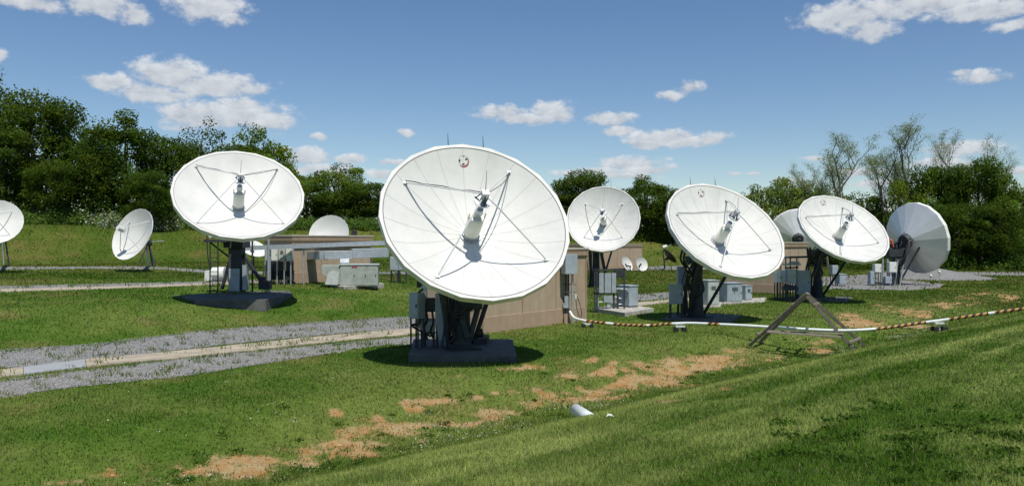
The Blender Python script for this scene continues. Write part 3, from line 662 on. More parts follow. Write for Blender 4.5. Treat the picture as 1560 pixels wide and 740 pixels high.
# ---- dish 2
c, X_, Yv, n = frame_from(919, 332.5, 61, .885, -6)
base = g(908, 63.5)
root = thing('satellite_dish', base, 'round white satellite dish facing forward behind the nearest tan building', 'satellite dish', GD)
Vx, f, zr, P, ref = reflector(root, c, X_, Yv, n, 5.55); feed(root, Vx, X_, Yv, n, 5.55, P, f, hubz=2.0, cable=False, foot=.72, rot=45)
whips(root, P, D, zr, (78,), .8)
mount(root, base, Vx, X_, Yv, n, 1.1, seed=6)
q = MB(); q.tube([at(916, 385, 62.5), g(926, 63)], .12, 8); q.build('support_strut', 'mount', root)
# ---- left big dish
c, X_, Yv, n = frame_from(364.5, 294, 34.0, .685, 4)
tz = onz(355, 447, 1.02).z
base = onz(361, 445, tz)
root = thing('satellite_dish', base, 'big white satellite dish with a ladder and tall mast on an octagonal pad', 'satellite dish', GD)
Vx, f, zr, P, ref = reflector(root, c, X_, Yv, n, 5.32, seg=20, seams=False)
q = MB(); q.ring((Vx, X_, Yv, n), zr-.003, 2.556, 2.574, 80, .006); q.build('rim_joint', 'rimline', root)
feed(root, Vx, X_, Yv, n, 5.32, P, f, hubz=1.78, cable=True, foot=.89)
whips(root, P, 5.32, zr, (91,), .5)
Yb = base.y
Zv = V((0, 0, 1))
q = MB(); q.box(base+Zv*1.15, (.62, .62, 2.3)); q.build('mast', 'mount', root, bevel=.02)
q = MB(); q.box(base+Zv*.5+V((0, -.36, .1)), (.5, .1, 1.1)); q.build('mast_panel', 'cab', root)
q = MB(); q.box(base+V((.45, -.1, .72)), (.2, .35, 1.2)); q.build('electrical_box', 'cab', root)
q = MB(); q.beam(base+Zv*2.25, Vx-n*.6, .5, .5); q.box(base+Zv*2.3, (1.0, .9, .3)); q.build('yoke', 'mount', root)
for (u0, v0, dy0, u1, v1, dy1) in ((352, 392, 0, 338, 440, -.4), (369, 386, 0, 402, 434, -.5), (360, 392, .3, 372, 436, 1.6)):
    q = MB(); q.beam(at(u0, v0, Yb+dy0), at(u1, v1, Yb+dy1), .14, .12); q.build('support_strut', 'darksteel', root)
q = MB(); q.box(at(404, 434, Yb-.4), (.5, .5, .4)); q.box(at(401, 426, Yb-.4), (.2, .3, .3)); q.build('strut_footing', 'darksteel', root)
pf = thing('access_ladder', V((at(327, 430, Yb-.9).x, Yb-.9, tz)), 'steel ladder and small platform under the octagonal-pad dish', 'ladder')
for a in (320, 332): q = MB(); q.beam(V((at(a, 430, Yb-.9).x, Yb-.9, tz)), at(a, 368, Yb-.9), .05, .05); q.build('stile', 'darksteel', pf)
for k in range(9):
    zz = tz+.15+k*.22; q = MB(); q.tube([V((at(320, 0, Yb-.9).x, Yb-.9, zz)), V((at(332, 0, Yb-.9).x, Yb-.9, zz))], .018, 6); q.build('rung', 'darksteel', pf)
q = MB(); pc = at(333, 367, Yb-.5); q.box(pc, (1.1, .9, .13)); q.build('platform', 'darksteel', pf)
q = MB(); q.tube([at(315, 358, Yb-.9), at(316, 385, Yb-.9), at(319, 407, Yb-.9)], .03, 6); q.tube([at(321, 370, Yb-.3), at(350, 392, Yb-.1)], .045, 6); q.build('brace', 'darksteel', pf)
q = MB(); q.tube([at(316, 356, Yb-.9), at(322, 362, Yb-.9)], .09, 10); q.build('flood_light', 'cabw', pf)
for uu, lab in ((384.5, 'slim dark post right of the octagonal-pad dish mast'), (409, 'pale post at the end of the cable tray')):
    po = thing('post', V((at(uu, 430, Yb-.1).x, Yb-.1, tz)), lab, 'post')
    q = MB(); q.tube([V((at(uu, 430, Yb-.1).x, Yb-.1, tz-.1)), at(uu, 364, Yb-.1)], .045 if uu < 400 else .06, 8); q.build('pole', 'darksteel' if uu < 400 else 'steel', po)
    q = MB(); q.box(V((at(uu, 430, Yb-.1).x, Yb-.1, tz+.02)), (.2, .2, .03)); q.build('base_plate', 'steel', po)
op = [(262, 452.5), (300, 458.5), (405, 458), (446, 449), (440, 443), (400, 437.5), (318, 438.5), (276, 443)]
pad([onz(u, v-2, tz) for u, v in op], tz, 'dark octagonal concrete pad under the ladder-equipped dish')

# ---- small dishes
def small_dish(label, u, v, Y, D, ratio, phi, facing, bu, bv, kind='quad', m='white', seg=24, nm='satellite_dish', grp='small satellite dishes'):
    c, X_, Yv, n = frame_from(u, v, Y, ratio, phi, facing); base = hit(bu, bv, 20) if bv else g(bu, Y+.8)
    root = thing(nm, base, label, 'satellite dish', grp); k = D/3.6
    Vx, f, zr, P, ref = reflector(root, c, X_, Yv, n, D, seg=seg, lip=.02, flange=.06*k, seams=False, backmat='black' if m == 'black' else 'white', hubr=.3*k, hubback=.12*k, fd=.40)
    if m == 'black': ref.data.materials.clear(); ref.data.materials.append(M['black'])
    fp = Vx+n*f*1.0
    if kind == 'quad':
        q = MB(); q.tube([fp-n*.25*k, fp+n*.25*k], .17*k, 14); q.build('feed_housing', 'cabw', root)
        for a in (45, 135, 225, 315):
            a = R(a); r = D/2*.78; q = MB(); q.tube([fp, P(r, a, r*r/4/f)], .026*k, 6); q.build('strut', 'strut', root)
    elif kind == 'arm':
        q = MB(); q.tube([P(D/2, R(-90), zr), Vx+n*f*1.0-Yv*.25*D], .03*k+.015, 6); q.tube([P(D/2*.9, R(-150), zr*.8), Vx+n*f*1.0-Yv*.25*D], .02*k+.01, 6); q.build('feed_arm', 'strut', root)
        q = MB(); fp = Vx+n*f*1.02-Yv*.25*D; q.box(fp, (.24*k+.05, .24*k+.05, .4*k+.05), (X_, Yv, n)); q.build('feed_housing', 'black' if m == 'black' else 'mount', root)
    elif kind == 'inner':
        q = MB(); q.tube([Vx+n*.01, Vx+n*f*.9], .012*k+.012, 6); q.build('feed_arm', 'strut', root)
    Bk = Vx-n*.3*k; t = V((base.x, base.y, max(base.z+.5*k, Bk.z-.3*k)))
    q = MB(); q.beam(t, Bk, .3*k, .3*k); q.box(t, (.4*k, .4*k, .4*k)); q.build('yoke', 'mount' if m != 'black' else 'black', root)
    if kind == 'quad':
        for dx, dy in ((-.7, -.3), (.7, -.3), (0, .8)):
            q = MB(); q.beam(t, V((base.x+dx*k, base.y+dy*k, hz(base.x+dx*k, base.y+dy*k)-.05)), .08*k, .08*k); q.build('leg', 'mount', root)
        q = MB(); q.tube([t+V((-.1, 0, -.3)), V((base.x, base.y, base.z))], .07*k, 8); q.tube([t, Bk+Yv*.8*k], .05*k, 8); q.tube([t+V((.2*k, 0, .1)), t+V((1.2*k, 0, .15))], .03*k, 6); q.build('mast', 'steel', root)
    else:
        q = MB(); q.tube([t, base-V((0, 0, .05))], .09*k+.03, 8); q.build('mast', 'mount' if m != 'black' else 'black', root)
    return root
small_dish('smaller white dish turned left on a tripod mount, on the far left lawn', 201.5, 356.5, 54, 3.65, .56, -64, 1, 226, 407)
small_dish('white dish cut by the left edge of the picture', -8, 337.5, 50, 3.1, .86, -15, 1, 6, 405)
small_dish('off-white dish with a feed arm peeking over the left building roof', 501, 356, 66, 3.3, .88, -35, 1, 505, 0, 'arm')
small_dish('small white dish mostly hidden behind the octagonal-pad dish mast', 386, 378, 62, 2.1, .55, 20, 1, 386, 0, 'inner')
small_dish('left one of two tiny white dishes in front of the far tan building', 955.5, 401.5, 98, 1.85, .55, 62, 1, 960, 412.2, 'inner')
small_dish('right one of two tiny white dishes in front of the far tan building', 978, 402, 97, 1.75, .72, 70, 1, 974, 412.6, 'inner')
small_dish('black dish tilted on a dark pedestal on the far gravel', 1021, 390, 100, 2.1, .30, 48, -1, 1012, 410, 'inner', 'black')
q = thing('feed_unit', g(1011, 99), 'white feed unit above the black tilted dish', 'feed unit'); qq = MB(); qq.tube([at(1010, 377, 99), at(1016, 375, 99)], .22, 10); qq.build('housing', 'cabw', q)
qq = MB(); qq.tube([at(1012, 377, 99), at(1010, 386, 99), at(1013, 410, 99)], .07, 6); qq.build('pole', 'black', q)
q = MB(); q.tube([at(1016, 376, 99), at(1023, 372, 99)], .03, 5); q.build('arm', 'steel', bpy.data.objects['feed_unit'])

# ------------------------------------------------------------------ buildings
def building(label, corner, L, W, hgt_, u_extra=0):
    """corner = front corner at ground; front face runs +E1 for L, side runs +E2 for W"""
    Zv = V((0, 0, 1)); ax = (E1, E2, Zv); z0 = corner.z-.4; z1 = corner.z+hgt_
    root = thing('equipment_building', corner, label, 'building', 'low tan equipment buildings')
    mid = corner+E1*L/2+E2*W/2
    def bx(nm, c_, sz, m, bv=0): q = MB(); q.box(c_, sz, ax); return q.build(nm, m, root, bevel=bv)
    bx('wall', V((mid.x, mid.y, (z0+z1-.3)/2)), (L, W, z1-.3-z0), 'wall')
    bx('plinth', V((mid.x, mid.y, (z0+corner.z+.62)/2)), (L+.05, W+.05, corner.z+.62-z0), 'wallb', .01)
    bx('fascia', V((mid.x, mid.y, z1-.2)), (L+.14, W+.14, .26), 'wallt', .01)
    bx('roof', V((mid.x, mid.y, z1-.03)), (L+.2, W+.2, .08), 'roof', .01)
    for s in (0, L*.34, L*.67, L):
        p = corner+E1*s; q = MB(); q.box(V((p.x, p.y, (corner.z+.62+z1-.33)/2))-E2*.012, (.09 if s in (0, L) else .025, .05 if s in (0, L) else .03, z1-.95-corner.z), ax); q.build('corner_trim' if s in (0, L) else 'wall_joint', 'wallt', root)
    return root, z1
c1 = onz(737, 508, hz(-1.0, 30.2)); B1, z1 = building('nearest low tan building partly hidden by the biggest dish', c1, 6.75, 3.2, 3.18)
wp = c1+E2*.75; q = MB(); q.box(V((wp.x, wp.y, c1.z+1.7))-E1*.02, (.05, .9, 1.1), (E1, E2, V((0, 0, 1)))); w1 = q.build('window', 'black', B1)
q = MB(); 
for dz in (-.57, .57): q.box(V((wp.x, wp.y, c1.z+1.7+dz))-E1*.04, (.06, 1.0, .06), (E1, E2, V((0, 0, 1))))
q.build('window_frame', 'cabw', w1)
c2 = onz(978, 409, 0.1)-E1*9; c2.z = hz(c2.x, c2.y); building('far tan building behind the two tiny white dishes', c2, 9, 5, 3.2)
c3 = hit(446, 432); B3, z3 = building('tan building with overhead duct and cable tray, left of the largest dish', c3, 5.75, 2.8, 2.75)
c4 = hit(1190, 447.5); B4, z4 = building('tan shelter between the two emblem dishes at right', c4, 4.8, 4.0, 3.45)
q = MB(); q.box(V((c3.x, c3.y, z3-.55))+E1*2.87-E2*.05, (5.7, .12, .2), (E1, E2, V((0, 0, 1)))); q.build('trim_band', 'wallt', B3)
# B3 furniture
P3 = lambda a, b, z: V((c3.x, c3.y, c3.z+z))+E1*a+E2*b
tr = thing('cable_tray', P3(-2, -.9, 0), 'long grey overhead cable tray crossing in front of the left building', 'cable tray')
ta = at(372, 378, 43.3); tb = at(590, 369.5, 46.3); d = (tb-ta).normalized(); sdv = d.cross(V((0, 0, 1))).normalized()
for s in (-.22, .22):
    q = MB(); q.beam(ta+sdv*s, tb+sdv*s, .03, .24); q.build('side_rail', 'steel', tr)
q = MB(); n_ = 40
for k in range(n_): p = ta.lerp(tb, (k+.5)/n_); q.box(p-V((0, 0, .06)), (.05, .42, .03), (d, -sdv, V((0, 0, 1))))
q.build('rungs', 'steel', tr)
q = MB(); q.beam(ta+V((0, 0, -.01)), tb+V((0, 0, -.01)), .3, .08); q.build('cable_bundle', 'black', tr)
for t in (.17, .40, .88): p = ta.lerp(tb, t); q = MB(); q.tube([p, V((p.x, p.y, hz(p.x, p.y)-.1))], .05, 8); q.build('support_post', 'steel', tr)
du = thing('air_duct', P3(2, -1.2, 0), 'fat grey sheet-metal duct from the roof to the cooling unit', 'duct')
q = MB(); da = at(473, 388.5, 50.6); db = at(590, 383, 51.3); d2 = (db-da).normalized(); 
q.beam(at(494, 388.5, 44.6), at(536, 388, 45.0), .62, .44); q.beam(at(535, 386, 45.0), at(590, 384.5, 45.8), .66, .52); q.build('duct_run', 'steel', du, bevel=.01)
q = MB(); q.beam(at(470, 389, 46.8), at(494, 389, 44.6), .54, .46); q.build('elbow', 'cab', du, bevel=.01)
q = MB(); q.beam(at(525, 392, 45.0), at(525, 405, 44.6), .5, .55); q.build('drop_duct', 'cab', du, bevel=.01)
hv = thing('cooling_unit', hit(540, 440), 'boxy sage-grey rooftop-style cooling unit on a ground slab', 'cooling unit')
Yh = hit(540, 441).y; zs = hit(540, 437).z
pad([hit(503, 436), hit(524, 441), hit(585, 438.5), hit(568, 433)], hit(524, 441).z+.16, 'pale slab beneath the sage-grey cooling unit', 'conc')
hx = (V((1, .12, 0)).normalized(), V((-.12, 1, 0)).normalized(), V((0, 0, 1)))
hc = at(548.5, 419, Yh+1.1); q = MB(); q.box(hc, (2.0, 1.5, 1.12), hx); q.build('casing', 'green', hv, bevel=.02)
q = MB(); q.box(hc+V((0, 0, .59)), (2.1, 1.6, .05), hx); q.build('top_cover', 'cab2', hv, bevel=.01)
for k, (xx, ww) in enumerate(((-.55, .8), (.15, .5), (.7, .5))):
    q = MB(); q.box(hc+hx[0]*xx-hx[1]*.76, (ww, .015, 1.0), hx); po = q.build('access_panel', 'green', hv, bevel=.004)
    q = MB(); q.box(hc+hx[0]*(xx+ww*.36)-hx[1]*.78, (.04, .03, .14), hx); q.build('handle', 'darksteel', po)
q = MB(); q.box(hc+hx[0]*-.25-hx[1]*.775+V((0, 0, .46)), (.26, .01, .07), hx); q.build('red_sticker', 'red', hv)
lc = hc-hx[0]*1.45; q = MB(); q.add([lc+hx[0]*.45-hx[1]*.7+Zv*.55, lc+hx[0]*.45+hx[1]*.7+Zv*.55, lc-hx[0]*.55+hx[1]*.7+Zv*.55, lc-hx[0]*.55-hx[1]*.7+Zv*.55,
      lc+hx[0]*.45-hx[1]*.7-Zv*.5, lc+hx[0]*.45+hx[1]*.7-Zv*.5, lc-hx[0]*.5+hx[1]*.7+Zv*.1, lc-hx[0]*.5-hx[1]*.7+Zv*.1], [(0, 1, 2, 3), (7, 6, 5, 4), (0, 3, 7, 4), (1, 5, 6, 2), (3, 2, 6, 7), (0, 4, 5, 1)]); q.build('side_transition', 'green', hv, bevel=.01)
q = MB(); hh = lc-hx[1]*.85+hx[0]*.12-Zv*.1; q.add([hh+hx[0]*-.25+Zv*.32, hh+hx[0]*.3+Zv*.28, hh+hx[0]*.22-hx[1]*.1-Zv*.38, hh-hx[0]*.45-hx[1]*.1-Zv*.34, hh+hx[0]*-.25+Zv*.32+hx[1]*.5, hh+hx[0]*.3+Zv*.28+hx[1]*.5, hh+hx[0]*.22+hx[1]*.5-Zv*.38, hh-hx[0]*.45+hx[1]*.5-Zv*.34],
      [(3, 2, 1, 0), (0, 1, 5, 4), (1, 2, 6, 5), (2, 3, 7, 6), (3, 0, 4, 7), (4, 5, 6, 7)]); q.build('intake_hood', 'cab2', hv)
q = MB(); q.beam(lc-Zv*.1-hx[0]*.3, lc-Zv*.75-hx[0]*.3, .06, .06); q.build('leg', 'steel', hv)
k = 0
for a, b, m_, lab in ((404, 411, 'cab', 'narrow wall box at the far left end of the left building cabinets'), (413, 422.5, 'cabw', 'cream wall cabinet, left one of the pair at the left building'),
                  (424, 434.5, 'cab2', 'grey louvred cabinet between two cream ones at the left building'), (435.5, 444.5, 'cabw', 'cream wall cabinet nearest the corner of the left building')):
    boxon('equipment_cabinet', lab, 'cabinet', a, b, 378, 397.5, 44.6+.02*k, .45, m_, None, hz(-13, 44.6), vent=(k == 2)); k += 1
rk = thing('ground_rack', g(425, 44.6), 'dark low cable cage under the cream wall cabinets', 'rack')
q = MB()
for a in (404, 412, 422, 433, 443): q.tube([at(a, 398, 44.5), g(a, 44.5)], .04, 6)
q.build('frame', 'steel', rk)
for k, (a, b) in enumerate(((404.5, 409), (416, 422), (425, 433), (437, 443))): q = MB(); q.box(at((a+b)/2, 405, 44.8), ((b-a)/F*44.8, .35, .5)); q.build('battery_box', 'black', rk)
q = MB(); q.box(at(428, 419, 44.9), (1.4, .3, .5)); q.build('cable_trough', 'darksteel', rk)
q = thing('roof_antenna', P3(4.9, .6, 2.75), 'small dark whip antenna box on the roof of the left building', 'antenna'); b_ = MB(); b_.box(P3(4.9, .6, 2.9), (.3, .26, .35)); b_.build('box', 'black', q)
b_ = MB(); b_.tube([P3(4.9, .6, 3.0), P3(4.9, .6, 3.6)], .015, 5); b_.build('whip', 'mount', q)
boxon('equipment_cabinet', 'tall blue-grey cabinet on legs seen just left of the largest dish', 'cabinet', 594, 606, 391, 412, 50, .5, 'cab', None, hz(-7.3, 50))
boxon('equipment_cabinet', 'second blue-grey cabinet half behind the left rim of the largest dish', 'cabinet', 607, 619, 393, 412, 50.2, .5, 'cab', None, hz(-7, 50))
q = thing('storage_tank', g(280, 43), 'white box tank on the grass behind the ladder', 'tank'); b_ = MB(); tcn = g(338, 46.5)+Zv*.42; b_.tube([tcn-V((.5, 0, 0)), tcn+V((.2, 0, 0))], .42, 20); q.location = tcn-Zv*.42; b_.build('shell', 'cabw', q)
b_ = MB(); b_.box(tcn+V((-.65, -.1, -.1)), (.4, .6, .6)); b_.build('valve_box', 'cabw', q)
# B1 furniture
Yp = 33.2
bp_ = onz(872, 493, hz(2.6, 33.2)); Yp = bp_.y
ps = thing('disconnect_box', bp_, 'grey metal box up on a pole beside the nearest tan building', 'box')
q = MB(); q.tube([bp_-Zv*.1, at(872, 392, Yp)], .055, 10); q.build('pole', 'steel', ps)
q = MB(); q.box(at(867.5, 402, Yp-.15), (21/F*Yp, .35, 30/F*Yp), (E1.lerp(V((1, 0, 0)), .5).normalized(), V((-.5, 1, 0)).normalized(), Zv)); q.build('box', 'cab', ps, bevel=.01)
q = MB(); q.tube([bp_+V((-.16, .1, -.1)), at(866, 416, Yp+.1)], .035, 8); q.tube([bp_+V((-.26, .2, -.1)), at(862, 416, Yp+.2)], .03, 8); q.tube([at(858, 433, Yp), at(877, 433, Yp)], .02, 6); q.tube([at(860, 445, Yp), at(877, 445, Yp)], .02, 6); q.build('conduit', 'mount', ps)
q = MB(); q.box(at(863, 456, Yp+.1), (.16, .12, .3)); q.box(at(862, 465, Yp+.1), (.22, .14, .2)); q.build('outlet_box', 'cab', ps)
q = MB(); q.box(at(862, 487, Yp+.1), (.14, .12, .5)); q.build('junction_post', 'wallb', ps)
cables(ps, [[at(878, 450, Yp), at(883, 462, Yp-.05), at(886, 478, Yp-.1), at(884, 486, Yp-.1)], [at(877, 452, Yp), at(879, 470, Yp-.05), at(883, 484, Yp-.1)]], .015)
q = MB(); q.tube([at(877, 448, Yp), at(877, 455, Yp)], .05, 8); q.build('spigot', 'cabw', ps)
# rack with grey panels + cabinet + slab
sl = [onz(904, 468.5, .2), onz(952, 476, .2), onz(996, 469, .2), onz(955, 463, .2)]
pad(sl, .2, 'tan concrete slab under the grey rack and ribbed cabinet', 'conc')
Yr = onz(925, 470, .2).y
rk = thing('equipment_rack', onz(925, 471, .2), 'grey steel rack with upright panels beside the nearest tan building', 'rack')
for a in (906, 909.5, 951): q = MB(); q.beam(V((at(a, 0, Yr).x, Yr, .15)), at(a, 409, Yr), .07, .07); q.build('post', 'mount', rk)
for b in (410.5, 447): q = MB(); q.beam(at(904, b+(1.5 if b < 420 else 0), Yr), at(953 if b < 420 else 938, b-1, Yr), .07, .09); q.build('rail', 'mount', rk)
for a, b in ((912.5, 919.5), (921, 931), (932, 938.5)): q = MB(); q.box(at((a+b)/2, 431, Yr-.08), ((b-a)/F*Yr, .12, 30/F*Yr)); q.build('panel', 'cab', rk, bevel=.008)
for a in (935, 941): q = MB(); q.tube([V((at(a, 0, Yr).x, Yr, .18)), at(a, 446, Yr)], .05, 8); q.build('post', 'mount', rk)
q = MB(); q.box(at(926, 455, Yr), (.42, .3, .32)); q.box(at(927, 463, Yr), (.16, .2, .35)); q.build('pump', 'cab', rk)
q = MB(); q.tube([at(912, 460, Yr), at(934, 459, Yr)], .03, 6); q.tube([at(912, 448, Yr), at(911, 467, Yr)], .04, 6); q.tube([at(936, 452, Yr+.2), at(948, 455, Yr+.2)], .04, 6); q.tube([at(936, 464, Yr+.2), at(948, 463, Yr+.2)], .04, 6); q.build('pipe', 'steel', rk)
q = MB(); q.box(at(944, 417, Yr+.5), (.5, .5, .35)); q.build('muffler', 'darksteel', rk)
kx = (V((.8, .6, 0)), V((-.6, .8, 0)), Zv); kb = onz(958, 467, .22)
kc = V((kb.x, kb.y+.35, .22+.52)); gn = thing('generator_cabinet', V((kc.x, kc.y, .2)), 'squat grey cabinet with a sloped hood, right of the panel rack', 'cabinet')
q = MB(); q.box(kc, (.62, .80, .98), kx); q.build('body', 'cab', gn, bevel=.015)
q = MB(); q.box(kc+Zv*.52, (.68, .86, .06), kx); q.build('lid', 'cab', gn, bevel=.01)
q = MB(); e = kc-kx[0]*.31; q.add([e-kx[1]*.4+Zv*.42, e+kx[1]*.4+Zv*.42, e+kx[1]*.36-kx[0]*.16+Zv*.34, e-kx[1]*.36-kx[0]*.16+Zv*.34, e-kx[1]*.38+Zv*.2, e+kx[1]*.38+Zv*.2], [(0, 3, 2, 1), (3, 4, 5, 2), (0, 4, 3), (1, 2, 5)]); q.build('hood', 'cab', gn)
q = MB(); q.box(kc-Zv*.52, (.64, .82, .06), kx); q.build('skid', 'darksteel', gn)
# cabinets right of dish 3
for (a, b, v0, v1, Y_, m_, lab) in ((1077, 1097, 418, 455, 42.5, 'cab2', 'tall grey cabinet right of the striped-pipe dish mast'), (1106, 1133, 423, 451, 45, 'cab', 'wide grey cabinet, middle one behind the striped-pipe dish rim'),
                                (1134.5, 1147, 428, 449, 46.5, 'cab', 'short grey cabinet at the right end behind the striped-pipe dish')):
    gz_ = g((a+b)/2, Y_).z; hh_ = (v1-v0)/F*Y_; zb_ = gz_+.1; vm = CY-(zb_+hh_/2-H)/Y_*F
    boxon('equipment_cabinet', lab, 'cabinet', a, b, vm-(v1-v0)/2, vm+(v1-v0)/2, Y_, .8, m_, (V((.94, .34, 0)), V((-.34, .94, 0))), door=True, lid=True, vent=True)
pad([g(1062, 42), g(1098, 42.5), g(1100, 45), g(1065, 44.5)], g(1080, 43).z+.1, 'small concrete slab under the tall grey cabinet', 'conc')
pad([g(1100, 44.3), g(1165, 46), g(1168, 49), g(1104, 47)], g(1130, 46).z+.1, 'long concrete slab under the two grey cabinets by the shelter', 'conc')
# cabinet behind dish 4
boxon('equipment_cabinet', 'low cabinet with pale top on the gravel behind the emblem dish', 'cabinet', 1279, 1290, 418, 433, 62, .9, 'cab', None, None, True, lid=True)
boxon('equipment_cabinet', 'tall frame cabinet left of the low pale-topped one on gravel', 'cabinet', 1268, 1277, 404, 418, 62.5, .5, 'cab', None, hz(24.5, 62.5))
boxon('equipment_cabinet', 'pale grey box sitting on the far gravel right of the backward-facing dish', 'cabinet', 1373, 1388, 415, 420, 90, .8, 'cab2', None, None, False)
boxon('concrete_block', 'pale block beside the far right gravel road', 'block', 1465, 1484, 416.5, 420.5, 88, 1, 'conc', None, None, False)
# gravel mound
mc = g(1395, 78); gm = MB(); vs = []; NN = 60
for i in range(NN+1):
    for j in range(NN+1):
        x = mc.x-6+i*14/NN; y = mc.y-6+j*12/NN; dd = math.hypot((x-mc.x-1)/6.3, (y-mc.y)/5.5); hh = max(0, 1-dd)**1.1*1.2; hh += .12*(float(fbm(x*1.2, y*1.2, 5, 3))-.5) if hh > 0 else -.3
        vs.append((x, y, hz(x, y)+hh))
gm.add(vs, [(i*(NN+1)+j, (i+1)*(NN+1)+j, (i+1)*(NN+1)+j+1, i*(NN+1)+j+1) for i in range(NN) for j in range(NN)], True)
tag(rebase(gm.build('gravel_mound', 'gravel')), 'low mound of grey gravel to the right of the backward-facing dish', 'gravel mound', kind='stuff')
for uu, vv, lab in ((1418, 419, 'small white lamp knob low in front of the gravel mound'), (1431, 413, 'second small lamp knob right of the first at the mound')):
    q = thing('marker_light', g(uu, 70), lab, 'marker light'); b_ = MB(); b_.tube([g(uu, 70, -.1), at(uu, vv+2, 70)], .03, 6); b_.build('stem', 'steel', q)
    b_ = MB(); b_.tube([at(uu, vv+3, 70), at(uu, vv+1, 70), at(uu, vv-1.5, 70)], [.08, .15, .05], 10); b_.build('lamp', 'cabw', q)

# ------------------------------------------------------------------ striped pipe, rollers, trestle
pth = [(868, 474, 33.0), (874, 483, 32.8), (885, 487, 32.5), (905, 490, 32.2), (945, 494, 31.7), (985, 495.5, 31.2), (1020, 493, 30.9), (1050, 492, 30.7), (1090, 493.5, 30.2), (1150, 496.5, 29.5), (1215, 500.5, 28.9),
       (1270, 503, 28.5), (1310, 502.5, 28.2), (1350, 499, 28.0), (1400, 492, 27.7), (1440, 487, 27.4), (1490, 479.5, 27.0), (1530, 474, 26.7), (1575, 468, 26.3), (1650, 458, 25.6), (1740, 447, 24.6)]
pp = []
K = [at(*q) for q in pth]; KU = [q[0] for q in pth]
P_ = [K[0]]+K+[K[-1]]
uu_ = []
for i in range(1, len(K)):
    for t in range(8):
        t /= 8; a, b, c_, d_ = P_[i-1], P_[i], P_[i+1], P_[i+2]
        pp.append(.5*((2*b)+(c_-a)*t+(2*a-5*b+4*c_-d_)*t*t+(3*b-a-3*c_+d_)*t**3)); uu_.append(KU[i-1]+(KU[i]-KU[i-1])*t)
pipe = thing('striped_pipe', g(1228, 28.6), 'long white pipe with yellow and black striped wraps crossing the ditch', 'pipe')
q = MB(); q.tube(pp, .052, 12); q.build('pipe', 'pvc', pipe)
for a, b in ((897, 925), (938, 984), (990, 1021), (1081, 1095), (1338, 1411), (1448, 1504), (1518, 1572), (1590, 1640)):
    seg = [p for p, u in zip(pp, uu_) if a-3 <= u <= b+3]
    if len(seg) < 2: continue
    seg2 = []
    for i in range(len(seg)-1): seg2 += [seg[i], seg[i].lerp(seg[i+1], .5)]
    seg2.append(seg[-1]); q = MB(); q.tube(seg2, .0555, 12, caps=False); o = q.build('stripe_wrap', 'stripe', pipe)
    uvl = o.data.uv_layers.new(name='UVMap'); acc = [0]
    for i in range(1, len(seg2)): acc.append(acc[-1]+(seg2[i]-seg2[i-1]).length)
    for pi, pl in enumerate(o.data.polygons):
        i, k = divmod(pi, 12)
        for li, (kk, ii) in zip(pl.loop_indices, ((k, i), (k+1, i), (k+1, i+1), (k, i+1))): uvl.data[li].uv = (kk/12, acc[ii])
def roller(u, v, Y, lab, tilt=0, s=1):
    p = at(u, v, Y); b = g(u, Y); ro = thing('pipe_roller', V((p.x, p.y, b.z)), lab, 'pipe roller', 'wheeled stands under the striped pipe')
    q = MB(); q.box(p-Zv*.02, (.36*s, .2*s, .05*s)); q.beam(p-Zv*.02, V((p.x, p.y, b.z+.1)), .05*s, .05*s); q.build('bracket', 'cabw', ro)
    for dx in (-.16, .16):
        for dy in (-.12, .12):
            w = MB(); cc = V((p.x+dx*s, p.y+dy*s, max(b.z+.09, p.z-.22*s))); w.tube([cc-V((0, .03, 0)), cc+V((0, .03, 0))], .085*s, 14); w.build('wheel', 'black', ro)
    return ro
roller(895, 492.5, 32.3, 'small wheeled pipe stand nearest the tan building'); roller(1036, 496, 30.8, 'wheeled pipe stand in front of the dish pad, middle one')
roller(1431, 491, 27.5, 'dark wheeled pipe stand on the near bank at right')
# trestle
Af = at(1226, 450, 27.6); Lf = hit(1139, 525, 20); Rf = hit(1305, 534, 20)
off = V((.42, 1.05, 0)); 
tre = thing('wooden_trestle', hit(1222, 520, 20), 'grey weathered wooden A-frame trestle straddling the ditch', 'trestle')
def leg(p, q_, nm='leg', w=.115, t=.05): m_ = MB(); m_.beam(p, q_-V((0, 0, .08)), w, t, up=(0, -1, .001)); m_.build(nm, 'wood', tre, bevel=.004)
Lr = hit(1154, 521, 20); Rr = hit(1321, 527, 20); Ar = at(1229, 449.5, 28.3)
dv = (Rf-Lf).normalized()
leg(Af+(Af-Lf).normalized()*.12, Lf); leg(Af+V((.02, .055, .05)), Rf); leg(Ar+(Ar-Lr).normalized()*.1, Lr); leg(Ar+V((.02, .055, .05)), Rr)
m_ = MB(); m_.beam(at(1168, 505, 27.9), at(1281, 513, 27.9), .05, .15, up=(0, -1, .001)); m_.build('crossbeam', 'wood', tre, bevel=.004)
m_ = MB(); m_.beam(at(1170, 504, 28.4), at(1285, 508, 28.4), .05, .15, up=(0, -1, .001)); m_.build('crossbeam', 'wood', tre, bevel=.004)
for t, A_, L1, A2, L2 in ((.18, Af, Rf, Ar, Rr), (.20, Af, Lf, Ar, Lr), (.87, Af, Rf, Ar, Rr), (.80, Af, Lf, Ar, Lr)):
    a = A_.lerp(L1, t); b = A2.lerp(L2, t); e = (b-a).normalized(); m_ = MB(); m_.beam(a-e*.12+Zv*.06, b+e*.12+Zv*.06, .07, .09); m_.build('spreader', 'wood', tre, bevel=.004)
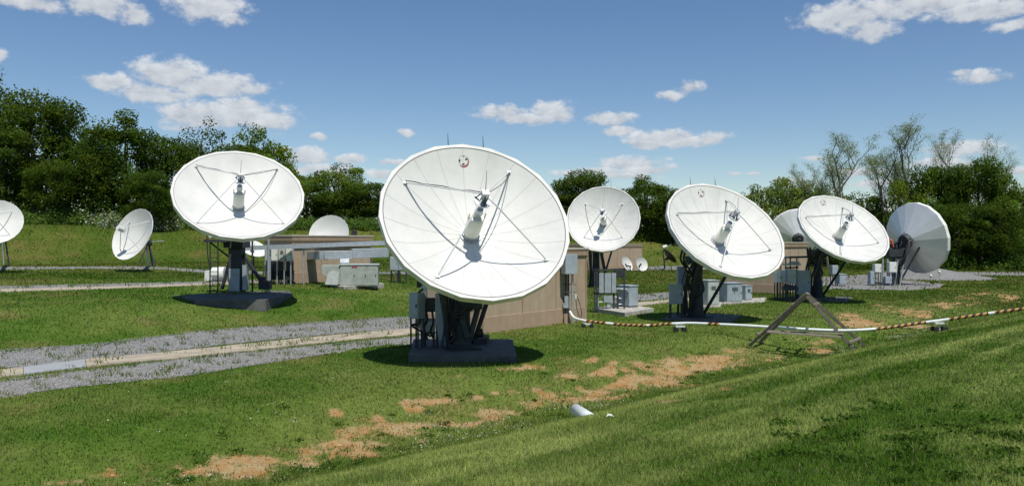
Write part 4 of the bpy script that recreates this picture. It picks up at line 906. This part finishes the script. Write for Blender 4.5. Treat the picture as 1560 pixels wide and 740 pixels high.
# pvc pipe in the ditch
pa = hit(877, 636, 5); pb = hit(898, 648, 5); pb = hit(899, 644, 5); pa.z += .17; pe = pa+V((.40, -1.25, -.06))
q = MB(); NS = 20; ax = (pe-pa).normalized(); Xp = ax.cross(Zv).normalized(); Yp_ = Xp.cross(ax); rr_o, rr_i = .125, .112; vs = []
for k in range(NS):
    a = 2*math.pi*k/NS; dd = Xp*math.cos(a)+Yp_*math.sin(a); vs += [pa+dd*rr_o, pe+dd*rr_o, pe+dd*rr_i, pa+dd*rr_i]
q.add(vs, [(4*k+i, 4*((k+1) % NS)+i, 4*((k+1) % NS)+(i+1) % 4, 4*k+(i+1) % 4) for k in range(NS) for i in range(4)], True)
q.add([pe+(Xp*math.cos(2*math.pi*k/NS)+Yp_*math.sin(2*math.pi*k/NS))*.113-ax*.01 for k in range(NS)], [tuple(range(NS))]); tag(rebase(q.build('drain_pipe', 'pvc')), 'short white plastic pipe lying in the grass of the ditch', 'pipe')
lp = hit(929, 637, 5)+Zv*.03; q = MB(); q.tube([lp+V((-.05, 0, 0)), lp+V((-.02, .02, .02)), lp+V((.03, 0, .015)), lp+V((.06, -.02, 0))], [.01, .022, .02, .008], 9); tag(rebase(q.build('plastic_scrap', 'pvc')), 'tiny white plastic scrap right of the pipe in the ditch', 'scrap')

# ------------------------------------------------------------------ foliage
def leafquads(cen, out, size, col, rgn, ob=.45):
    out = out*.7+np.array([0, 0, .5])
    n_ = len(cen); nr_ = rgn.normal(size=(n_, 3)); nr_ /= np.linalg.norm(nr_, axis=1)[:, None]; nn = nr_*(1-ob)+out*ob; nn /= np.linalg.norm(nn, axis=1)[:, None]+1e-9
    t = rgn.normal(size=(n_, 3)); t -= nn*(t*nn).sum(1)[:, None]; t /= np.linalg.norm(t, axis=1)[:, None]+1e-9; b = np.cross(nn, t)
    s = (size*rgn.uniform(.6, 1.4, n_))[:, None]; asp = rgn.uniform(.45, .8, n_)[:, None]
    v = np.stack([cen-t*s, cen-b*s*asp, cen+t*s, cen+b*s*asp], 1).reshape(-1, 3)
    f = np.arange(n_*4).reshape(-1, 4); c4 = np.repeat(col, 4, axis=0); return v, f, c4
def crown_mesh(name, seed, nclump, per, Rx, Rz, zc, csize, leaf, base, ext=1.0, hollow=.45, jit=.3):
    """unit-ish crown: clumps spread through an uneven ellipsoid (metres)"""
    r = np.random.default_rng(seed); d = r.normal(size=(nclump, 3)); d /= np.linalg.norm(d, axis=1)[:, None]
    rad_ = hollow+(1-hollow)*r.uniform(0, 1, nclump)**.6
    lump = .72+.5*np.array([float(fbm(a[0]*1.7+seed*3, a[1]*1.7+a[2]*2.3, seed, 3)) for a in d])
    cc = d*np.stack([rad_*lump*Rx, rad_*lump*Rx, rad_*lump*Rz], 1); cc[:, 2] += zc
    cs = csize*r.uniform(.55, 1.35, nclump)
    idx = np.repeat(np.arange(nclump), per); o = r.normal(size=(len(idx), 3)); o /= np.linalg.norm(o, axis=1)[:, None]
    sh = r.uniform(.35, 1.08, len(idx))**.5; p = cc[idx]+o*(cs[idx]*sh)[:, None]*np.array([1.15, 1.15, .75])
    p += r.normal(size=p.shape)*.12
    tint = r.normal(size=(nclump, 1))*.2; b = np.array(base)
    col = b*(1+tint[idx]+r.normal(size=(len(idx), 1))*.22); yel = np.clip(r.normal(size=(nclump, 1))*.5, -.3, .8)[idx]
    col = np.clip(col*np.array([1, 1, 1])+yel*b*np.array([.35, .12, -.1]), .004, .5)
    v, f, c4 = leafquads(p, o, leaf, col, r, .5); return mesh_np(name, v, f, 4, 'leaf', c4), cc
def trunk_mesh(name, seed, h, r0, cc, nl=9, m='bark'):
    rr = random.Random(seed); mb = MB(); top = V((rr.uniform(-.4, .4), rr.uniform(-.4, .4), h*.8))
    pts = [V((0, 0, -.6)), V((rr.uniform(-.1, .1), 0, h*.2)), V((top.x*.4, top.y*.6, h*.45)), top]; mb.tube(pts, [r0*1.25, r0, r0*.75, r0*.25], 8)
    for k in range(nl):
        c_ = V(cc[rr.randrange(len(cc))]); t = rr.uniform(.25, .8); s = pts[1].lerp(pts[2], t*1.4) if t < .6 else pts[2].lerp(pts[3], (t-.6)*2); md = s.lerp(c_, .5)+V((0, 0, rr.uniform(-.3, .8)))
        mb.tube([s, md, c_], [r0*.4, r0*.26, r0*.1], 6)
    mb2 = MB(); mb2.v, mb2.f, mb2.sm = mb.v, mb.f, mb.sm
    o_ = mb2.build(name, m); me_ = o_.data; bpy.data.objects.remove(o_); return me_
DK = (.060, .103, .014); MD = (.11, .175, .022); LT = (.14, .20, .040)
VAR = {}
def variant(key, seed, **k):
    cm, cc = crown_mesh('crown', seed, **k); zz_ = np.empty(len(cm.vertices)*3, np.float32); cm.vertices.foreach_get('co', zz_); VAR[key] = (cm, float(np.percentile(zz_[2::3], 99.3)), trunk_mesh('trunk', seed, k['zc']+k['Rz'], .30, cc))
for i_ in range(3): variant('oak%d' % i_, 100+i_, nclump=62, per=290, Rx=4.6, Rz=5.6, zc=7.2, csize=1.35, leaf=.145, base=DK)
for i_ in range(2): variant('mid%d' % i_, 200+i_, nclump=60, per=280, Rx=4.6, Rz=5.0, zc=6.4, csize=1.35, leaf=.145, base=MD)
for i_ in range(2): variant('light%d' % i_, 300+i_, nclump=62, per=110, Rx=4.4, Rz=4.6, zc=6.6, csize=1.15, leaf=.15, base=LT, hollow=.3)
for i_ in range(2): variant('loose%d' % i_, 400+i_, nclump=80, per=70, Rx=4.2, Rz=5.9, zc=7.2, csize=1.05, leaf=.15, base=(.075, .12, .028), hollow=.3)
def tree(key, u, vtop, Y, half, label, rot=None, name='tree', cat='tree', group=None, sink=0):
    cm, hv_, tm = VAR[key]; b = g(u, Y); top = at(u, vtop, Y).z; h = top-b.z+sink; hs = h/hv_; ws = half/F*Y/4.6
    root = thing(name, b-Zv*sink, label, cat, group); root.rotation_euler.z = rot if rot is not None else random.uniform(0, 6.28)
    root.scale = (ws, ws, hs)
    for nm, me_, m_ in (('crown', cm, 0), ('trunk', tm, 0)): o_ = bpy.data.objects.new(nm, me_); C.objects.link(o_); o_.parent = root
    return root
GL = 'trees on the left bank'; GC = 'trees behind the dishes'; GR = 'trees at the right edge'
TR = [('loose0', -25, 108, 86, 55, 'tree at the left edge whose twigs reach highest', GL), ('oak0', 52, 143, 88, 62, 'tallest dark tree of the left bank, second from the edge', GL),
      ('loose1', 105, 172, 92, 45, 'loose-crowned tree leaning beside the tallest one', GL), ('oak1', 190, 178, 86, 58, 'broad rounded dark tree above the small turned dish', GL),
      ('oak2', 140, 215, 84, 40, 'shorter leafy tree in front between the two tall left ones', GL), ('oak2', 255, 212, 90, 42, 'dark tree just left of the octagonal-pad dish', GL),
      ('loose0', 308, 188, 94, 46, 'thin-topped tree rising above the octagonal-pad dish', GL), ('mid1', 398, 200, 92, 44, 'mid-green tree right above the octagonal-pad dish', GL),
      ('oak0', 350, 222, 90, 40, 'dark tree hidden behind the octagonal-pad dish', GL), ('oak1', 0, 185, 83, 50, 'lower dark tree at the left border', GL),
      ('oak0', 85, 246, 81, 40, 'bushy low tree beneath the tallest left tree', GL), ('oak2', 232, 262, 82, 34, 'low dark tree behind the turned dish', GL),
      ('mid0', 512, 255, 112, 44, 'rounded tree midway between the octagonal-pad dish and the largest dish', GC), ('oak1', 468, 272, 108, 36, 'dark tree right of the octagonal-pad dish rim', GC),
      ('oak2', 560, 280, 110, 40, 'tree touching the left rim of the largest dish', GC), ('oak0', 610, 288, 112, 44, 'tree hidden behind the left rim of the largest dish', GC),
      ('mid1', 432, 250, 104, 30, 'narrow tree by the right rim of the octagonal-pad dish', GC),
      ('oak0', 884, 261, 130, 40, 'round dark tree directly above the middle dish', GC), ('oak1', 985, 271, 132, 44, 'wide dark tree right of the middle dish', GC), ('mid0', 935, 292, 134, 34, 'low tree behind the middle dish rim', GC),
      ('oak2', 1030, 290, 130, 34, 'dark tree left of the striped-pipe dish', GC), ('oak0', 845, 290, 130, 36, 'dark tree between the largest and the middle dish', GC),
      ('light0', 1160, 280, 128, 42, 'pale green tree just right of the striped-pipe dish top', GC), ('light1', 1200, 272, 130, 46, 'pale green tree above the silver-backed dish', GC), ('light0', 1245, 280, 126, 44, 'pale green tree behind the shelter, right of two others', GC),
      ('mid1', 1105, 300, 130, 40, 'tree behind the striped-pipe dish', GC), ('mid0', 1300, 300, 118, 40, 'green tree behind the tilted dish by the shelter', GC), ('oak1', 1345, 308, 114, 36, 'dark tree left of the backward-facing dish', GC),
      ('mid0', 1398, 262, 108, 36, 'leafy tree above the backward-facing dish', GR), ('oak2', 1436, 256, 106, 42, 'dark tree standing right of the backward-facing dish', GR), ('oak0', 1490, 246, 104, 46, 'tallest dense tree at the right, dark green', GR),
      ('mid1', 1535, 268, 102, 38, 'brighter green tree at the far right edge', GR), ('oak1', 1585, 300, 104, 42, 'dark tree cut by the right edge', GR), ('oak2', 1462, 312, 99, 36, 'low bushy tree in front of the right wood', GR), ('oak1', 1520, 305, 98, 40, 'low bright bush-like tree at the right wood edge', GR),
      ('light1', 1410, 345, 100, 26, 'low bright tree just behind the backward-facing dish rim', GR)]
for (k_, u, vt, Y_, hw, lab, gr) in TR: tree(k_, u, vt, Y_, hw*1.12, lab, group=gr)
# sparse locust trees
def locust(seed, h, lean=0):
    rr = random.Random(seed); mb = MB(); tips = []
    def br(p, d, L, r, lev):
        n_ = 4; pts = [p]; dd = d.copy()
        for k in range(n_):
            dd = (dd+V((rr.uniform(-.28, .28), rr.uniform(-.28, .28), rr.uniform(-.05, .2)))*(.5+.3*lev)).normalized(); pts.append(pts[-1]+dd*L/n_)
        mb.tube(pts, [r*(1-.5*k/n_) for k in range(n_+1)], 7 if lev < 2 else 4)
        if lev >= 2: tips.extend(pts[2:])
        if lev == 4: return
        nb = (5, 4, 3, 3)[lev]
        for k in range(nb):
            t = (.48+.5*(k+.8)/nb) if lev == 0 else (.25+.75*(k+1)/nb); i0 = min(n_-1, int(t*n_)); q_ = pts[i0].lerp(pts[i0+1], t*n_-i0) if i0 < n_ else pts[-1]
            az_ = rr.uniform(0, 6.28); nd = (dd*.9+V((math.cos(az_), math.sin(az_), rr.uniform(.0, .5)))*(.8 if lev < 1 else .9)).normalized()
            br(q_, nd, L*(rr.uniform(.30, .46) if lev == 0 else rr.uniform(.42, .62)), r*.46, lev+1)
    br(V((0, 0, 0)), V((lean, 0, 1)).normalized(), h*.72, .25, 0)
    o_ = mb.build('trunk', 'barkl'); tm = o_.data; bpy.data.objects.remove(o_)
    r = np.random.default_rng(seed); T = np.array([tuple(t) for t in tips]); zt = T[:, 2].max(); idx = r.integers(0, len(T), 8000); p = T[idx]+r.normal(size=(8000, 3))*np.array([.32, .32, .14])
    o = r.normal(size=p.shape); o /= np.linalg.norm(o, axis=1)[:, None]; b = np.array((.22, .28, .12)); col = np.clip(b*(1+r.normal(size=(len(p), 1))*.2), .01, .5)
    v, f_, c4 = leafquads(p, o, .060, col, r, .2); return mesh_np('crown', v, f_, 4, 'leaf', c4), tm, zt
for sd_, u, vt, lean, lab, ww in ((11, 1290, 200, -.05, 'sparse twisted tree left of the other bare-limbed ones', 1), (12, 1350, 192, .02, 'thin upright sparse tree, second of the bare-limbed row', .9), (13, 1384, 181, .0, 'tallest sparse tree with open airy crown', 1), (14, 1452, 192, -.02, 'sparse tree rising out of the dense right wood', .8), (15, 1492, 204, .06, 'sparse leaning tree with a branch reaching right', .8), (16, 1262, 236, -.1, 'low crooked sparse tree leaning left above the tilted dish', .9), (17, 1370, 228, .05, 'slim sparse tree between the two tallest airy ones', .6)):
    cm, tm, zt = locust(sd_, 16, lean); Y_ = 112; b = g(u, Y_); s = (at(u, vt, Y_).z-b.z)/zt
    root = thing('locust_tree', b-Zv*.3, lab, 'tree', 'sparse locust trees at right'); root.scale = (s*ww, s*ww, s)
    for nm, me_ in (('crown', cm), ('trunk', tm)): o_ = bpy.data.objects.new(nm, me_); C.objects.link(o_); o_.parent = root
# undergrowth and far wood as masses
def mass(name, lab, cat, pts, hmean, per, leaf, base, depth=4, seed=1, flowers=0, n_cl=140):
    r = np.random.default_rng(seed); P_ = []; O_ = []; Cc = []
    for k in range(n_cl):
        t = r.uniform(0, len(pts)-1.001); i_ = int(t); a, b = pts[i_], pts[i_+1]; u = a[0]+(b[0]-a[0])*(t-i_); Yy = a[1]+(b[1]-a[1])*(t-i_)+r.uniform(0, depth); c_ = g(u, Yy)
        hh = hmean*r.uniform(.45, 1.25); w = hh*r.uniform(.7, 1.3)
        o = r.normal(size=(per, 3)); o[:, 2] = np.abs(o[:, 2])-.15; o /= np.linalg.norm(o, axis=1)[:, None]; q_ = np.array(tuple(c_))+o*np.array([w, w, hh])*(r.uniform(.5, 1.05, (per, 1)))
        P_.append(q_); O_.append(o); col = np.array(base)*(1+r.normal()*.18+r.normal(size=(per, 1))*.2); col = col+np.clip(r.normal(), 0, 1)*np.array(base)*np.array([.4, .2, 0])
        if flowers and r.uniform() < flowers: w_ = r.uniform(size=per) < .4; col[w_] = (.55, .56, .48)
        Cc.append(np.clip(col, .004, .7))
    v, f_, c4 = leafquads(np.vstack(P_), np.vstack(O_), leaf, np.vstack(Cc), r, .45)
    o_ = bpy.data.objects.new(name, mesh_np(name, v, f_, 4, 'leaf', c4)); C.objects.link(o_); tag(o_, lab, cat, kind='stuff'); return o_
mass('undergrowth', 'weedy leafy undergrowth along the top of the left bank', 'undergrowth', [(-120, 77), (60, 79), (240, 83), (420, 90), (620, 100)], 1.35, 420, .11, (.085, .155, .03), 3, 1, .12, 190)
mass('undergrowth', 'leafy undergrowth along the foot of the trees behind the dishes', 'undergrowth', [(640, 104), (840, 122), (1060, 133), (1200, 128), (1330, 118)], 2.0, 300, .15, MD, 4, 2, 0, 110)
mass('undergrowth', 'bright leafy thicket along the foot of the right wood', 'undergrowth', [(1300, 103), (1440, 98), (1560, 95), (1700, 95)], 2.1, 360, .13, (.07, .13, .022), 3, 3, 0, 100)
mass('far_woodland', 'dark mass of woodland filling the gaps behind the front trees', 'woodland', [(-220, 98), (60, 100), (320, 106), (600, 125), (900, 146), (1100, 146), (1330, 130), (1500, 120), (1750, 118)], 6.0, 620, .2, (.04, .078, .013), 6, 4, 0, 230)
mass('flowering_brush', 'pale blossom brush under the trees left of the octagonal-pad dish', 'brush', [(160, 80.0), (200, 81), (250, 82.5), (262, 83)], 1.5, 420, .09, (.12, .18, .06), 1, 5, .7, 16)

# ------------------------------------------------------------------ turf blades (stuff)
def blades(name, N, r0, r1, amax, seed, hb, wb, lab, colf=None, wh=None):
    r = np.random.default_rng(seed); rr_ = np.exp(r.uniform(math.log(r0), math.log(r1), N)); aa = r.uniform(-amax, amax, N)*math.pi/180
    x = rr_*np.sin(aa); y = rr_*np.cos(aa); s = soilmask(x, y); keep = (r.uniform(size=N) > np.minimum((s-.10)*1.1, .93))
    pin = inpoly(x, y); wn = fbm(x*2.2, y*2.2, 15, 3); keep &= ~pin | ((wn > .60) & (r.uniform(size=N) < .6))
    x, y, rr_, s, pin = x[keep], y[keep], rr_[keep], s[keep], pin[keep]; n_ = len(x); z = hgt(x, y)
    a_, q_ = ditch(x, y); near = sstep(.6, 2, q_); tuft = fbm(x*1.6, y*1.6, 22, 4)
    hh = hb*(.5+.9*r.uniform(size=n_))*(.55+1.1*tuft)*(1+.25*rr_/15)*(1+.9*np.exp(-((q_+.2)/.9)**2)*(wn[keep]))*(1+1.6*pin)
    w = wb*(.45+rr_/7.)*r.uniform(.6, 1.3, n_); th = r.uniform(0, 6.283, n_); ln = hh*r.uniform(.15, .9, n_); la = r.uniform(0, 6.283, n_)
    dx, dy = np.cos(th)*w, np.sin(th)*w; b0 = np.stack([x-dx, y-dy, z-.005], 1); b1 = np.stack([x+dx, y+dy, z-.005], 1); tp = np.stack([x+np.cos(la)*ln, y+np.sin(la)*ln, z+hh], 1)
    v = np.stack([b0, b1, tp], 1).reshape(-1, 3); f_ = np.arange(n_*3).reshape(-1, 3)
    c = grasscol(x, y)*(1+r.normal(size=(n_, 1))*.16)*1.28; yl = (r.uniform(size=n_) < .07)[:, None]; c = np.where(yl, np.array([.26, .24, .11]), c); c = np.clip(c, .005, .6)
    o_ = bpy.data.objects.new(name, mesh_np(name, v, f_, 3, 'blade', np.repeat(c, 3, axis=0))); C.objects.link(o_); tag(o_, lab, 'grass', kind='stuff'); return o_
blades('grass', 840000, 2.6, 60, 57, 5, .036, .0040, 'short mown green grass covering the banks and lawns')
blades('grass', 170000, 52, 130, 50, 6, .040, .0050, 'coarser grass on the far lawns and the left bank')
# clover flowers and weeds in the ditch
# clods and stones lying on the bare clay
r = np.random.default_rng(78); n_ = 60000; a_ = r.uniform(-14, 36, n_); q_ = r.uniform(-5, 1, n_); x = 1.2+.7071*(a_+q_); y = 18.5+.7071*(a_-q_)
keep = soilmask(x, y) > .5; x, y = x[keep], y[keep]; n_ = len(x); sz = r.uniform(.003, .015, n_)*(1+(r.uniform(size=n_) < .04)*1.6); z = hgt(x, y)
oct_ = np.array([[1, 0, 0], [0, 1, 0], [-1, 0, 0], [0, -1, 0], [0, 0, .8], [0, 0, -.6]]); v = np.stack([x, y, z+sz*.3], 1)[:, None, :]+(oct_[None]*r.uniform(.6, 1.3, (n_, 6, 1)))*sz[:, None, None]
fo = np.array([[0, 1, 4], [1, 2, 4], [2, 3, 4], [3, 0, 4], [1, 0, 5], [2, 1, 5], [3, 2, 5], [0, 3, 5]]); f_ = (np.arange(n_)[:, None, None]*6+fo[None]).reshape(-1, 3)
cl_ = np.array([.35, .25, .135])*(1+r.normal(size=(n_, 1))*.25); o_ = bpy.data.objects.new('soil_clods', mesh_np('soil_clods', v.reshape(-1, 3), f_, 3, 'clod', np.repeat(np.clip(cl_, .03, .6), 6, axis=0))); C.objects.link(o_); tag(o_, 'loose clay clods and small stones on the bare soil', 'soil', kind='stuff')
# loose stones on the near gravel
r = np.random.default_rng(79); sv = []; 
rr_ = np.exp(r.uniform(math.log(14), math.log(48), 420000)); aa = r.uniform(-40, 2, 420000)*math.pi/180; x = rr_*np.sin(aa); y = rr_*np.cos(aa)
_keep = POLYS; POLYS = [_keep[i_] for i_ in GPOL[:2]]; k1 = inpoly(x, y); POLYS = [p_ for i_, p_ in enumerate(_keep) if i_ not in GPOL]; k1 &= ~inpoly(x, y); POLYS = _keep
x, y, rr_ = x[k1], y[k1], rr_[k1]; n_ = len(x); sz = r.uniform(.008, .02, n_)*(.5+rr_/36); z = hgt(x, y)+.022
v = np.stack([x, y, z], 1)[:, None, :]+(oct_[None]*r.uniform(.5, 1.3, (n_, 6, 3)))*sz[:, None, None]; f_ = (np.arange(n_)[:, None, None]*6+fo[None]).reshape(-1, 3)
gcl = np.array([.20, .20, .195])*(1+r.normal(size=(n_, 1))*.38); o_ = bpy.data.objects.new('gravel_stones', mesh_np('gravel_stones', v.reshape(-1, 3), f_, 3, 'clod', np.repeat(np.clip(gcl, .05, .65), 6, axis=0))); C.objects.link(o_); tag(o_, 'loose crushed grey stones covering the near gravel path', 'gravel', kind='stuff')
r = np.random.default_rng(77); n_ = 9000; a_ = r.uniform(-14, 34, n_); q_ = r.normal(-.9, 1.0, n_); x = 1.2+.7071*(a_+q_); y = 18.5+.7071*(a_-q_)
x2 = r.uniform(-14, -4, 900); y2 = r.uniform(12, 26, 900); x = np.concatenate([x, x2]); y = np.concatenate([y, y2])
keep = (fbm(x*.8, y*.8, 121, 3) > .60) & (soilmask(x, y) < .3) & ~inpoly(x, y); x, y = x[keep], y[keep]
cen = np.stack([x, y, hgt(x, y)+r.uniform(.05, .12, len(x))], 1); oo = np.zeros_like(cen); oo[:, 2] = 1
v, f_, c4 = leafquads(cen, oo, .0135, np.tile(np.array([[.72, .74, .66]]), (len(cen), 1)), r, .5)
o_ = bpy.data.objects.new('clover_flowers', mesh_np('clover_flowers', v, f_, 4, 'leaf', c4)); C.objects.link(o_); tag(o_, 'tiny white clover flowers scattered along the ditch', 'clover', kind='stuff')
Pw = []; Ow = []; Cw = []
for k in range(260):
    if k < 200: aa = r.uniform(-12, 30); qq = r.normal(-.7, 1.1); cx, cy = 1.2+.7071*(aa+qq), 18.5+.7071*(aa-qq)
    else: uu = r.uniform(1150, 1560); p = hit(uu, r.uniform(610, 735)); cx, cy = p.x, p.y
    if soilmask(np.array([cx]), np.array([cy]))[0] > .6: continue
    m_ = 70; rad_ = r.uniform(.08, .28); o = r.normal(size=(m_, 3)); o[:, 2] = np.abs(o[:, 2]); o /= np.linalg.norm(o, axis=1)[:, None]
    Pw.append(np.array([cx, cy, hz(cx, cy)])+o*np.array([rad_, rad_, rad_*.38])*r.uniform(.3, 1, (m_, 1))); Ow.append(o); Cw.append(np.clip(np.array([.055, .115, .016])*(1+r.normal()*.15+r.normal(size=(m_, 1))*.2), .005, .4))
v, f_, c4 = leafquads(np.vstack(Pw), np.vstack(Ow), .022, np.vstack(Cw), r, .4)
o_ = bpy.data.objects.new('weeds', mesh_np('weeds', v, f_, 4, 'leaf', c4)); C.objects.link(o_); tag(o_, 'low broad-leaved weeds growing through the ditch grass', 'weeds', kind='stuff')

# ------------------------------------------------------------------ light, sky, camera
tosun = V((.8, -2.0, 4.2)).normalized(); el = math.asin(tosun.z); az = math.atan2(tosun.x, tosun.y)
sun = bpy.data.lights.new('sun', 'SUN'); sun.energy = 4.5; sun.angle = R(.53); sun.color = (1, .955, .88)
so = bpy.data.objects.new('sun', sun); C.objects.link(so); so.rotation_euler = (-tosun).to_track_quat('-Z', 'Y').to_euler()
w = bpy.data.worlds.new('World'); bpy.context.scene.world = w; w.use_nodes = True; T = w.node_tree; N = T.nodes; L = T.links; bg = N['Background']
sky = N.new('ShaderNodeTexSky'); sky.sky_type = 'NISHITA'; sky.sun_disc = False; sky.sun_elevation = el; sky.sun_rotation = az; sky.altitude = 200; sky.air_density = 1.0; sky.dust_density = .1; sky.ozone_density = 1.8
SKY_S = .092
def math_(op, a, b=None, c_=None, clamp=False):
    n_ = N.new('ShaderNodeMath'); n_.operation = op; n_.use_clamp = clamp
    for i_, q_ in enumerate((a, b, c_)):
        if q_ is None: continue
        if isinstance(q_, (int, float)): n_.inputs[i_].default_value = q_
        else: L.new(q_, n_.inputs[i_])
    return n_.outputs[0]
tc = N.new('ShaderNodeTexCoord'); sp = N.new('ShaderNodeSeparateXYZ'); L.new(tc.outputs['Generated'], sp.inputs[0])
azn = math_('ARCTAN2', sp.outputs[0], sp.outputs[1]); eln = math_('ARCSINE', sp.outputs[2])
def noise(sc, det, vec, rough=.6):
    n_ = N.new('ShaderNodeTexNoise'); n_.inputs['Scale'].default_value = sc; n_.inputs['Detail'].default_value = det; n_.inputs['Roughness'].default_value = rough; L.new(vec, n_.inputs['Vector']); return n_
cb = N.new('ShaderNodeCombineXYZ'); L.new(azn, cb.inputs[0]); L.new(math_('MULTIPLY', eln, 1.5), cb.inputs[1])
nA = noise(11, 8, cb.outputs[0], .62); nB = noise(48, 6, cb.outputs[0], .6)
sa = N.new('ShaderNodeSeparateColor'); L.new(nA.outputs['Color'], sa.inputs[0])
wx = math_('MULTIPLY_ADD', math_('SUBTRACT', sa.outputs[0], .5), .05, azn); wy = math_('MULTIPLY_ADD', math_('SUBTRACT', sa.outputs[1], .5), .022, eln)
pc = N.new('ShaderNodeCombineXYZ'); L.new(wx, pc.inputs[0]); L.new(wy, pc.inputs[1])
CL = [(40, 2, 75, 14), (150, 6, 60, 20), (205, 18, 28, 14), (320, 10, 62, 24), (345, 26, 30, 12), (-5, 86, 14, 12),
      (165, 122, 48, 14), (230, 140, 64, 16), (262, 112, 62, 23), (330, 130, 72, 21), (380, 138, 30, 12),
      (290, 172, 60, 16), (350, 175, 105, 26), (400, 181, 62, 17), (360, 160, 50, 12),
      (470, 240, 42, 14), (500, 262, 50, 10), (540, 244, 22, 8), (490, 206, 15, 5), (617, 200, 15, 6), (597, 247, 18, 5), (580, 266, 20, 7), (430, 228, 20, 7),
      (765, 172, 38, 15), (800, 182, 60, 9), (845, 170, 32, 18), (932, 178, 40, 10), (948, 196, 22, 9), (1010, 208, 55, 14), (1050, 216, 60, 9), (1085, 212, 28, 10), (990, 216, 40, 9),
      (950, 248, 60, 12), (900, 262, 70, 8), (980, 258, 50, 8), (940, 268, 60, 7), (1148, 265, 14, 3), (1045, 132, 22, 14), (1020, 146, 20, 8), (1210, 276, 28, 5), (1112, 265, 16, 4),
      (1290, 22, 70, 26), (1330, 45, 42, 16), (1400, 8, 110, 20), (1500, 18, 100, 20), (1540, 40, 50, 10), (1490, 118, 50, 10), (1460, 113, 20, 6),
      (1470, 226, 60, 13), (1440, 250, 70, 9), (1300, 262, 50, 10), (1340, 280, 60, 8), (1550, 259, 26, 7), (1240, 240, 24, 5), (1530, 290, 40, 8)]
best = None; shade = None
for (u, v_, ru, rv) in CL:
    rx, rz = (u-CX)/F, (CY-v_)/F; A_ = math.atan2(rx, 1); E_ = math.atan2(rz, math.hypot(rx, 1)); ra = ru/F/(1+rx*rx); re = rv/F/math.hypot(1, rx)
    pk = N.new('ShaderNodeCombineXYZ'); L.new(wx, pk.inputs[0]); L.new(wy, pk.inputs[1])
    if best is not None: L.new(best, pk.inputs[2])            # chains the nodes, so that they are evaluated one after another
    vm = N.new('ShaderNodeVectorMath'); vm.operation = 'MULTIPLY_ADD'; L.new(pk.outputs[0], vm.inputs[0]); vm.inputs[1].default_value = (1/ra/1.25, 1/re/1.25, 0); vm.inputs[2].default_value = (-A_/ra/1.25, -E_/re/1.25, 0)
    ss = N.new('ShaderNodeSeparateXYZ'); L.new(vm.outputs[0], ss.inputs[0])
    d_ = math_('SUBTRACT', 1.0, math_('SQRT', math_('MULTIPLY_ADD', ss.outputs[1], ss.outputs[1], math_('MULTIPLY_ADD', ss.outputs[0], ss.outputs[0], ss.outputs[2]))))
    if best is None: best, shade = d_, ss.outputs[1]
    else:
        gt = math_('GREATER_THAN', d_, best); shade = math_('ADD', math_('MULTIPLY', gt, ss.outputs[1]), math_('MULTIPLY', math_('SUBTRACT', 1.0, gt), shade)); best = math_('MAXIMUM', best, d_)
dens = math_('ADD', math_('MULTIPLY', best, 1.0), math_('MULTIPLY_ADD', math_('SUBTRACT', nB.outputs['Fac'], .5), 1.5, math_('MULTIPLY', math_('SUBTRACT', nA.outputs['Fac'], .5), 1.2)))
mr = N.new('ShaderNodeMapRange'); mr.interpolation_type = 'SMOOTHSTEP'; mr.inputs[1].default_value = .02; mr.inputs[2].default_value = .62; L.new(dens, mr.inputs[0])
front = math_('GREATER_THAN', best, -1.0); cov = math_('MULTIPLY', math_('MULTIPLY', mr.outputs[0], front), .93)
sh = math_('ADD', math_('MULTIPLY_ADD', shade, .30, .55), math_('MULTIPLY', math_('SUBTRACT', nB.outputs['Fac'], .5), 1.6), clamp=True)
ccol = N.new('ShaderNodeMix'); ccol.data_type = 'RGBA'; L.new(sh, ccol.inputs[0]); ccol.inputs[6].default_value = (4.0, 4.45, 5.15, 1); ccol.inputs[7].default_value = (7.8, 8.05, 8.3, 1)
fin = N.new('ShaderNodeMix'); fin.data_type = 'RGBA'; L.new(cov, fin.inputs[0]); hs_ = N.new('ShaderNodeHueSaturation'); hs_.inputs['Saturation'].default_value = 1.16; hs_.inputs['Hue'].default_value = .504; L.new(sky.outputs[0], hs_.inputs['Color']); L.new(hs_.outputs[0], fin.inputs[6]); L.new(ccol.outputs[2], fin.inputs[7])
L.new(fin.outputs[2], bg.inputs[0]); bg.inputs[1].default_value = SKY_S
cam = bpy.data.cameras.new('camera'); co = bpy.data.objects.new('camera', cam); C.objects.link(co); co.location = (0, 0, H); co.rotation_euler = (R(90), 0, 0)
cam.sensor_width = 36; cam.lens = F/1560*36; cam.clip_start = .1; cam.clip_end = 6000
sc = bpy.context.scene; sc.camera = co
sc.view_settings.view_transform = 'Standard'; sc.view_settings.look = 'None'; sc.view_settings.exposure = .12; sc.view_settings.gamma = 1
sc.render.engine = 'CYCLES'; sc.cycles.use_denoising = True; sc.cycles.max_bounces = 6; sc.cycles.diffuse_bounces = 3; sc.cycles.transmission_bounces = 4
sc.cycles.sample_clamp_indirect = 6
